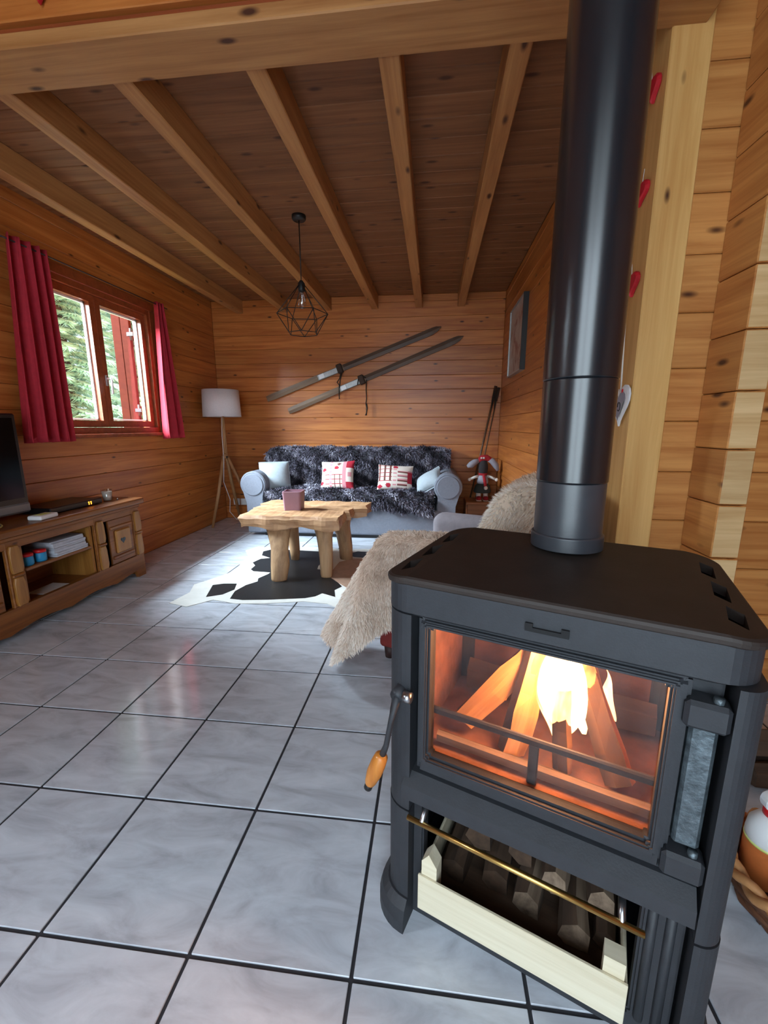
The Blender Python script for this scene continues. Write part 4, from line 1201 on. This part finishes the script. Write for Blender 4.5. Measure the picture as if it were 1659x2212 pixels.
for k in range(6):
    wires += [[A[k], B[k]], [B[k], Cc[k]], [B[(k+1) % 6], Cc[k]], [Cc[k], Cc[(k+1) % 6]], [B[k], B[(k+1) % 6]], [A[k], A[(k+1) % 6]]]
for w in wires: tube('wire', w, 0.0026, 'blackmatt', pe, 6)

# ---------------------------------------------------------------- picture on the right wall
pi_ = thing('wall_picture', 'tall printed canvas picture hanging on the side wall', 'picture', (XR, 3.32, 1.56))
box('canvas', -0.030, -0.001, -0.29, 0.29, 0.0, 0.555, 'picture', pi_, 0.002)
bm = bmesh.new()
for q in ((-0.040, 0.0, 0.29, 0.305, -0.012, 0.567), (-0.040, 0.0, -0.29, 0.29, -0.012, 0.0), (-0.040, 0.0, -0.29, 0.29, 0.555, 0.567)):
    bm_box(bm, *q)
bm_obj('frame', bm, 'alu', pi_)
box('frame_edge', -0.040, 0.0, -0.305, -0.29, -0.012, 0.567, 'blackmatt', pi_)

# ---------------------------------------------------------------- stool, doll and ski poles in the corner
st = thing('wooden_stool', 'small dark wooden box stool in the corner under the doll', 'stool', (0.655, 3.865, 0))
box('seat', -0.165, 0.165, -0.15, 0.15, 0.305, 0.335, 'stool', st, 0.006)
for sx in (-1, 1):
    box('side', sx*0.155-0.01, sx*0.155+0.01, -0.14, 0.14, 0.0, 0.305, 'stool', st, 0.003)
box('front', -0.145, 0.145, -0.135, -0.12, 0.04, 0.305, 'stool', st, 0.003)
box('back', -0.145, 0.145, 0.12, 0.135, 0.04, 0.305, 'stool', st, 0.003)
dl = thing('cloth_doll', 'cloth doll with red hat, scarf and shoes standing on the stool', 'doll', (0.665, 3.845, 0.335))
for s in (-1, 1):
    sh_ = blob('shoe', (s*0.036, -0.025, 0.024), (0.030, 0.046, 0.024), 'felt_red', dl)
    box('shoe_sole', s*0.036-0.026, s*0.036+0.026, -0.066, 0.014, 0.0, 0.008, 'felt_white', sh_, 0.003)
    tube('leg', [(s*0.036, 0, 0.03), (s*0.036, 0, 0.11)], 0.026, 'felt_white', dl, 10)
    ar = tube('arm', [(s*0.045, 0, 0.255), (s*0.085, -0.02, 0.245), (s*0.125, -0.03, 0.228)], [0.016, 0.014, 0.014], 'felt_white', dl, 8)
    blob('hand', (s*0.138, -0.034, 0.222), 0.018, 'cream', ar, 10, 8)
    # long floppy braids
    br = tube('braid', [(s*0.04, 0, 0.43), (s*0.085, -0.005, 0.415), (s*0.125, -0.01, 0.37), (s*0.150, -0.015, 0.315)] if s > 0 else [(s*0.04, 0, 0.42), (s*0.09, -0.005, 0.40), (s*0.13, -0.01, 0.37), (s*0.165, -0.015, 0.355)], [0.020, 0.032, 0.034, 0.016], 'felt_grey', dl, 10)
lathe('skirt', [(0.085, 0.085), (0.092, 0.10), (0.075, 0.155), (0.050, 0.185)], 'darkdress', dl, 20)
lathe('torso', [(0.054, 0.175), (0.060, 0.20), (0.052, 0.245), (0.030, 0.275)], 'felt_grey', dl, 18)
lathe('head', [(0.022, 0.268), (0.042, 0.29), (0.050, 0.33), (0.048, 0.375), (0.036, 0.41), (0.012, 0.425)], 'felt_dark', dl, 18)
lathe('scarf_loop', [(0.036, 0.262), (0.044, 0.270), (0.044, 0.282), (0.034, 0.292)], 'felt_red', dl, 18)
sc_ = tube('scarf_end', [(0.004, -0.045, 0.272), (0.012, -0.064, 0.22), (0.022, -0.080, 0.16)], [0.014, 0.015, 0.016], 'felt_red', dl, 8)
blob('scarf_pompom', (0.025, -0.086, 0.142), 0.020, 'felt_white', dl, 10, 8)
tube('hat', [(-0.055, 0, 0.405), (-0.02, 0, 0.44), (0.03, 0, 0.445), (0.075, 0, 0.42), (0.105, 0, 0.375)], [0.020, 0.034, 0.034, 0.026, 0.010], 'felt_red', dl, 12)
for s in (-1, 1): blob('bow', (-0.012+s*0.012, -0.034, 0.445), (0.012, 0.008, 0.010), 'felt_white', dl, 8, 6)
for k, (x0, x1) in enumerate(((0.505, 0.795), (0.565, 0.818))):
    pol = thing('ski_pole', ['old ski pole leaning in the corner, the thicker dark one', 'thin old ski pole leaning in the corner against the side wall'][k], 'ski pole', (x0, 4.09-0.05*k, 0))
    dx = x1-x0
    tube('shaft', [(0, 0, 0.0), (dx*0.5, 0.02, 0.74), (dx, 0.06, 1.50-0.02*k)], [0.008, 0.010, 0.011] if k == 0 else [0.005, 0.006, 0.007], 'ski_dark', pol, 8)
    tube('grip', [(dx*0.91, 0.053, 1.36), (dx*1.0, 0.06, 1.52-0.02*k)], [0.015, 0.017], 'leather', pol, 8)
    tube('wrist_strap', [(dx*0.98, 0.055, 1.49), (dx*0.98-0.03, 0.02, 1.40), (dx*0.96-0.035, 0.01, 1.28), (dx*0.95-0.01, 0.03, 1.40), (dx*0.98, 0.055, 1.48)], 0.005, 'cord', pol, 6)
    tube('basket', [(0.012+0.045*math.cos(t), 0.002+0.045*math.sin(t), 0.08) for t in [2*math.pi*i/20 for i in range(21)]], 0.004, 'leather', pol, 6)
# ---------------------------------------------------------------- armchair with fur throws
AR = math.atan2(-0.93, -0.36)
AC = (0.355, 1.465)
ac = thing('armchair', 'taupe grey armchair with a dark red base behind the stove', 'armchair', (AC[0], AC[1], 0), AR)
soft_box('base', -0.40, 0.40, -0.33, 0.34, 0.06, 0.26, 'redcloth', ac, 0.02)
for sx in (-1, 1):
    for sy in (-1, 1): lathe('foot', [(0.022, 0.0), (0.028, 0.06)], 'darkleg', ac, 12, (sx*0.36, sy*0.29))
    soft_box('arm', sx*0.36-0.075, sx*0.36+0.075, -0.345, 0.30, 0.20, 0.585, 'chair', ac, 0.06)
soft_box('seat_cushion', -0.28, 0.28, -0.36, 0.18, 0.25, 0.43, 'chair', ac, 0.05)
bm = bmesh.new(); bm_box(bm, -0.30, 0.37, 0.13, 0.33, 0.22, 0.825, 0.085, 5)
for v in bm.verts: v.co.y += 0.14*(v.co.z-0.45)
bm_obj('backrest', bm, 'chair', ac, True)

# cream throw over the chair back
ft = thing('cream_fur_throw', 'cream and brown fur throw hung over the armchair back', 'throw', (AC[0], AC[1], 0.43), AR)
prof = polyline([(0.06, 0.035), (0.11, 0.10), (0.135, 0.30), (0.16, 0.385), (0.24, 0.440), (0.35, 0.440), (0.42, 0.385), (0.43, 0.25), (0.40, 0.05)], 30)
nu, nv = 40, 30; P = []
for i in range(nu):
    u = i/(nu-1)
    for j, (y, z) in enumerate(prof):
        if u < 0.75:
            x = -0.17+0.55*u/0.75; w = 0.010*math.sin(x*16+j*0.5)
            yy, zz = y-w*0.5, z+w*0.6
        else:                       # folds over the near end of the back and hangs down
            t = (u-0.75)/0.25
            x = 0.38+0.035*math.sin(t*math.pi/2)+0.01*math.sin(j*0.8)*t
            yy = 0.27+(y-0.27)*(1-0.10*t); zz = z-t*0.42*max(0.0, (z-0.02)/0.45)
        P.append((x, yy+0.12*max(0.0, zz-0.05)*0.75-0.01, zz))
mesh_obj('throw_backing', P, grid_faces(nu, nv), 'hide_c', ft, True)
fur('fur_pile', P, nu, nv, 22000, 0.022, 0.0022, 'fur_cream', ft, 5, (0, -0.1, -0.5), lambda p: 0.62+0.5*vnoise(p, 11, 0.4)*0.8+0.12*vnoise(p, 40, 1), 0.7)

# beige throw over the near arm, falling in folds to the floor
bt = thing('beige_fur_throw', 'beige fur throw draped over the armchair arm down to the tiles', 'throw', (AC[0], AC[1], 0), AR)
def drape():
    hx0, hx1, hy0, hy1 = 0.20, 0.445, -0.37, 0.30
    # perimeter of a rounded block: start at back outer side, run to the front, round to the inner side
    pts = []
    for k in range(18): pts.append((hx1, hy1-(hy1-(hy0+0.10))*k/18, (1, 0)))
    for k in range(12):
        a = math.radians(90*k/12); pts.append((hx1-0.10+0.10*math.cos(a), hy0+0.10-0.10*math.sin(a), (math.cos(a), -math.sin(a))))
    for k in range(10): pts.append((hx1-0.10-(hx1-0.10-hx0-0.05)*k/10, hy0, (0, -1)))
    for k in range(9):
        a = math.radians(90+90*k/8); pts.append((hx0+0.05+0.05*math.cos(a), hy0+0.05-0.05*math.sin(a), (math.cos(a), -math.sin(a))))
    for k in range(1, 10): pts.append((hx0, hy0+0.05+(hy1-hy0-0.05)*k/9, (-1, 0)))
    nu, nv = len(pts), 34
    P = []
    for i, (x, y, nrm) in enumerate(pts):
        f = i/(nu-1)
        front = math.exp(-((f-0.41)/(0.10 if f < 0.41 else 0.20))**2)
        inner = max(0.0, min(1, (f-0.82)/0.06))
        hem = 0.26*(1-front)+0.015*front
        hem += 0.03*(1+math.sin(f*23))*front
        if inner > 0: hem = hem*(1-inner)+0.445*inner
        flare = 0.04+0.205*front
        fold = math.sin(f*40.0)*0.065+0.022*math.sin(f*91+1)
        cx, cy = (hx0+hx1)/2, max(hy0+0.12, min(hy1-0.05, y))
        for j in range(nv):
            t = j/(nv-1)
            if t < 0.26:      # crown
                s = t/0.26
                r = math.sin(s*math.pi/2)
                X = cx+(x-cx)*r; Y = cy+(y-cy)*r
                Z = 0.560+0.058*math.cos(s*math.pi/2)+0.008*math.sin(9*X+13*Y)
            else:
                s = (t-0.26)/0.74
                dep = s**0.85
                off = flare*dep+fold*dep*(0.35+0.65*front)
                X = x+nrm[0]*off; Y = y+nrm[1]*off
                Z = 0.560+(hem-0.560)*s
                Z += 0.012*math.sin(17*f*2+4*s)
            P.append((X, Y, Z))
    return P, nu, nv
P, nu, nv = drape()
mesh_obj('throw_backing', P, grid_faces(nu, nv), 'hide_b', bt, True)
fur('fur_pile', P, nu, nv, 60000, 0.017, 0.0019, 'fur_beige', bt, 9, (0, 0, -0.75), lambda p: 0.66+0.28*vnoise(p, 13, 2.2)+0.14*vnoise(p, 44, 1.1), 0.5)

# ---------------------------------------------------------------- TV cabinet and what stands on it
XF = -2.02
tv = thing('tv_cabinet', 'rustic carved wooden TV cabinet against the window wall', 'cabinet', (XL+0.175, 1.53, 0))
# local: x towards the room (front at +0.168), y along the wall
fx = XF-(XL+0.175)
box('carcass_back', -0.172, -0.155, -0.67, 0.67, 0.06, 0.545, 'cab', tv)
for s in (-1, 1):
    box('end_panel', -0.155, fx-0.02, s*0.66-0.011, s*0.66+0.011, 0.0, 0.545, 'cab', tv, 0.003)
    box('divider', -0.155, fx-0.02, s*0.235-0.010, s*0.235+0.010, 0.10, 0.545, 'cab_v', tv)
top_ = box('top_slab', -0.174, fx+0.035, -0.705, 0.705, 0.545, 0.588, 'cab', tv, 0.012, 2)
box('top_moulding', -0.160, fx+0.012, -0.680, 0.680, 0.520, 0.545, 'cab', tv, 0.006)
box('bottom_board', -0.155, fx-0.02, -0.655, 0.655, 0.125, 0.145, 'cab', tv)
box('shelf', -0.155, fx-0.012, -0.228, 0.228, 0.330, 0.350, 'cab', tv, 0.004)
# face frame: stiles, rails, scalloped skirt
for y in (-0.66, -0.315, 0.315, 0.66):
    w = 0.035 if abs(y) > 0.5 else 0.040
    yy = y-(math.copysign(0.02, y) if abs(y) > 0.5 else math.copysign(0.025, y))
    stl = box('stile', fx-0.022, fx, yy-w, yy+w, 0.12, 0.522, 'cab', tv, 0.004)
    # applied chamfered pilaster, notched in the middle
    for z0, z1 in ((0.168, 0.325), (0.345, 0.495)):
        prism('pilaster', [(yy-0.026, z0), (yy+0.026, z0), (yy+0.030, z0+0.03), (yy+0.030, z1-0.03), (yy+0.022, z1), (yy-0.022, z1), (yy-0.030, z1-0.03), (yy-0.030, z0+0.03)], fx-0.002, fx+0.014, 'cab_v', stl, 'x', bev=0.004)
    box('pilaster_knot', fx, fx+0.018, yy-0.034, yy+0.034, 0.326, 0.344, 'cab', stl, 0.005)
box('top_rail', fx-0.022, fx-0.001, -0.66, 0.66, 0.478, 0.522, 'cab', tv, 0.003)
sk = [(-0.675, 0.165), (0.675, 0.165), (0.675, 0.0), (0.60, 0.0)]
for k in range(41):
    y = 0.58-1.16*k/40; sk.append((y, 0.030+0.022*abs(math.sin(y*8.2))*1.0))
sk += [(-0.60, 0.0), (-0.675, 0.0)]
prism('scalloped_skirt', sk[::-1], fx-0.022, fx+0.004, 'cab', tv, 'x')
def heart(cx, cy, s, n=28):
    out = []
    for k in range(n):
        t = 2*math.pi*k/n
        out.append((cx+s*0.0625*16*math.sin(t)**3, cy+s*0.0625*(13*math.cos(t)-5*math.cos(2*t)-2*math.cos(3*t)-math.cos(4*t))))
    return out
for s in (-1, 1):
    cy = s*0.4875
    dr = box('door', fx-0.020, fx-0.004, cy-0.115, cy+0.115, 0.168, 0.476, 'cab', tv, 0.003)
    pan = box('door_panel', fx-0.006, fx+0.010, cy-0.072, cy+0.072, 0.236, 0.400, 'cab_v', dr, 0.012)
    prism('heart_cutout_dark', heart(cy-0.012, 0.322, 0.022), fx+0.008, fx+0.0125, 'black', dr, 'x')  # black heart shape painted in place of the dark inside the cutout
    box('door_moulding', fx-0.006, fx+0.004, cy-0.105, cy+0.105, 0.408, 0.432, 'cab', dr, 0.006)
    box('door_moulding', fx-0.006, fx+0.004, cy-0.105, cy+0.105, 0.200, 0.224, 'cab', dr, 0.006)
# contents of the open bay
def at_cab(x, y, z): return (XL+0.175+x, 1.53+y, z)
zz = 0.350
for k in range(7):
    h = 0.010+0.003*(k % 3)
    m = tag(box('magazine', -0.10, 0.10, -0.115, 0.115, 0, h, 'paper', None, 0.002), ['magazine at the very bottom of the shelf stack', 'second magazine up in the shelf stack', 'third magazine up in the shelf stack', 'fourth magazine up in the shelf stack', 'fifth magazine up in the shelf stack', 'sixth magazine up, just under the top one', 'topmost magazine of the stack on the cabinet shelf'][k], 'magazine', 'magazines stacked on the shelf')
    m.location = at_cab(0.055-0.004*k, 0.085+0.006*math.sin(k*2), zz); m.rotation_euler = (0, 0, 0.05*math.sin(k*3)); zz += h
for k, (y, r) in enumerate(((-0.175, 0.030), (-0.095, 0.030))):
    cp = thing('blue_jar', ['blue plastic jar with red lid at the shelf end', 'blue plastic jar with red lid nearest the magazines'][k], 'jar', at_cab(0.115, y, 0.350))
    lathe('body', [(r*0.9, 0), (r, 0.006), (r, 0.048), (r*0.9, 0.052)], 'blue', cp, 20)
    lathe('lid', [(r*1.03, 0.052), (r*1.03, 0.064), (r*0.9, 0.068)], 'redcap', cp, 20)
tag(box('envelope', -0.07, 0.07, -0.085, 0.085, 0.145, 0.151, 'white', None, 0.001), 'white booklet lying on the cabinet bottom under the shelf', 'booklet').location = (XL+0.175+0.07, 1.53-0.02, 0)
# television
tvs = thing('television', 'flat black television with silver lower bezel on the cabinet', 'television', (-2.205, 1.10, 0.588))
box('panel', -0.035, 0.022, -0.43, 0.43, 0.075, 0.585, 'black', tvs, 0.008)
box('screen', 0.022, 0.0235, -0.405, 0.405, 0.115, 0.560, 'screen', tvs)
box('lower_bezel', -0.03, 0.030, -0.43, 0.43, 0.030, 0.088, 'silver', tvs, 0.010)
sd = lathe('stand_foot', [(0.135, 0.0), (0.140, 0.004), (0.135, 0.010), (0.05, 0.014)], 'silver', tvs, 36, (0.03, 0.06))
box('stand_neck', -0.02, 0.01, 0.0, 0.12, 0.010, 0.04, 'silver', tvs, 0.004)
tubes('foot_edge', [[(0.03+0.139*math.cos(t), 0.06+0.139*math.sin(t), 0.006) for t in [0.2+0.1*i for i in range(13)]]], 0.004, 'yellow', sd)
bx = thing('media_box', 'low black media box with an orange clock on the cabinet', 'media box', (-2.20, 1.76, 0.588))
box('case', -0.12, 0.11, -0.20, 0.20, 0.004, 0.040, 'black', bx, 0.005)
for sy in (-1, 1): box('foot', -0.10, 0.09, sy*0.17-0.01, sy*0.17+0.01, 0, 0.005, 'blackmatt', bx)
for k, y in enumerate((0.085, 0.103)):
    box('clock_digit', 0.1095, 0.1115, y-0.0025, y+0.0025, 0.012, 0.032, 'led', bx)
    box('clock_digit', 0.1095, 0.1115, y-0.006, y-0.0025, 0.026, 0.030, 'led', bx)
ro = thing('white_router', 'small white router box in front of the media box', 'router', (-2.055, 1.475, 0.588), 0.1)
box('case', -0.04, 0.04, -0.065, 0.065, 0.0, 0.026, 'white', ro, 0.009, 3)
box('top_strip', -0.02, 0.02, -0.035, 0.035, 0.025, 0.028, 'yellow', ro, 0.001)
cj = thing('candle_glass', 'small candle glass of white wax at the end of the cabinet', 'candle', (-2.13, 2.055, 0.588))
lathe('glass', [(0.024, 0.0), (0.027, 0.004), (0.036, 0.082), (0.034, 0.082), (0.026, 0.006)], 'jar', cj, 24)
lathe('wax', [(0.0255, 0.006), (0.0325, 0.068), (0.012, 0.070)], 'wax', cj, 24)
tube('wick', [(0, 0, 0.068), (0.002, 0, 0.082)], 0.0015, 'cord', cj, 5)
rg_ = blob('bead', (0, 0, 0.007), 0.007, 'steel', None); tag(rg_, 'tiny shiny steel bead beside the candle glass', 'bead'); rg_.location = (-2.09, 2.10, 0.588)

# ---------------------------------------------------------------- curtains
def curtain(label, y0t, y1t, y0b, y1b, z0, z1, waves, amp, seed):
    nu, nv = 90, 26; V = []
    for i in range(nu):
        u = i/(nu-1)
        for j in range(nv):
            t = j/(nv-1)            # 0 top, 1 bottom
            a, b = y0t+(y0b-y0t)*t, y1t+(y1b-y1t)*t
            ph = 2*math.pi*waves*u+seed
            am = amp*(0.55+0.6*t)
            x = am*math.sin(ph)+0.35*am*math.sin(2.3*ph+t*2)
            y = a+(b-a)*u+0.35*am*math.cos(ph)
            V.append((x, y, z1+(z0-z1)*t+0.004*math.sin(ph)*t))
    cu = thing('curtain', label, 'curtain', (-2.278, 0, 0))
    o = mesh_obj('cloth', V, grid_faces(nu, nv), 'curtain', cu, True)
    md = o.modifiers.new('thickness', 'SOLIDIFY'); md.thickness = 0.003
    return cu
curtain('long red curtain on the television side of the window', 1.73, 1.985, 1.65, 2.005, 1.005, 2.175, 4.0, 0.036, 0.4)
curtain('narrow red curtain on the floor-lamp side of the window', 3.06, 3.14, 3.00, 3.29, 0.995, 2.165, 2.5, 0.036, 1.1)
rd = thing('curtain_rod', 'thin dark curtain rod above the window', 'curtain rod', (-2.278, 2.46, 2.145))
tube('rod', [(0, -0.80, 0), (0, 0.76, 0)], 0.005, 'darkleg', rd, 8)
for y in (-0.74, 0.72):
    tube('bracket', [(0, y, 0), (-0.07, y, 0.012)], 0.005, 'darkleg', rd, 8)
    
# ---------------------------------------------------------------- heart ornaments on the post
def heart_obj(name, label, loc, size, mat, thick, group=None, rot=0.0, tilt=0.0):
    t = thing(name, label, 'ornament', loc, 0, group)
    t.rotation_euler = (tilt, 0, rot)
    bm = bmesh.new(); o_ = heart(0, 0, size)
    n_ = len(o_); rings_ = []
    for f, x in ((0.86, -thick/2), (1.0, -thick/4), (1.0, thick/4), (0.86, thick/2)):
        rings_.append([bm.verts.new((x, a*f, b*f)) for a, b in o_])
    for p, q in zip(rings_[:-1], rings_[1:]):
        for k in range(n_): bm.faces.new((p[k], p[(k+1) % n_], q[(k+1) % n_], q[k]))
    bm.faces.new(rings_[0][::-1]); bm.faces.new(rings_[-1])
    bm_obj('heart', bm, mat, t)
    return t
GS = 'red hearts on the garland'
for k, (z, ty, sz, lb) in enumerate(((2.20, 1.12, 0.042, 'topmost red glitter heart of the garland on the post'), (1.90, 1.125, 0.042, 'middle red glitter heart of the garland on the post'), (1.605, 1.122, 0.044, 'lowest red glitter heart of the garland, above the white heart'))):
    h_ = heart_obj('red_heart', lb, (XR-0.013, ty, z), sz, 'ornament', 0.018, GS, R(8), R((-12, 6, -8)[k]))
    tube('thread', [(0.0, 0, sz*0.3), (0.0, 0.0, 0.07)], 0.0012, 'white', h_, 4)
wh = heart_obj('white_heart', 'white wooden heart with painted motif hanging on the post', (XR-0.012, 1.115, 1.185), 0.082, 'white', 0.012, None, 0.0, R(-6))
tube('thread', [(0, 0.0, 0.03), (0.004, 0.008, 0.30)], 0.003, 'felt_white', wh, 5)
mo = prism('painted_motif', heart(0.0, -0.005, 0.058), -0.0075, -0.006, 'felt_grey', wh, 'x')
blob('painted_spot', (-0.007, -0.03, 0.040), (0.002, 0.008, 0.008), 'redcap', wh, 10, 6)
prism('painted_fir', [(-0.052, 0.00), (-0.030, -0.035), (-0.02, -0.055), (-0.035, -0.03), (-0.045, -0.01)], -0.0085, -0.0075, 'green', wh, 'x')
tube('painted_swirl', [(-0.0085, -0.01+0.012*math.cos(t), -0.015+0.016*math.sin(t)) for t in [0.5*i for i in range(12)]], 0.0016, 'black', wh, 5)
# red ornament hanging on the parapet above the beam
o_ = heart_obj('parapet_heart', 'dark red heart ornament hanging above the ceiling beam', (-1.135, 0.868, 2.475), 0.05, 'ornament', 0.02, None, R(90))
tube('thread', [(0, 0, 0.02), (0, 0, 0.3)], 0.0015, 'white', o_, 4)
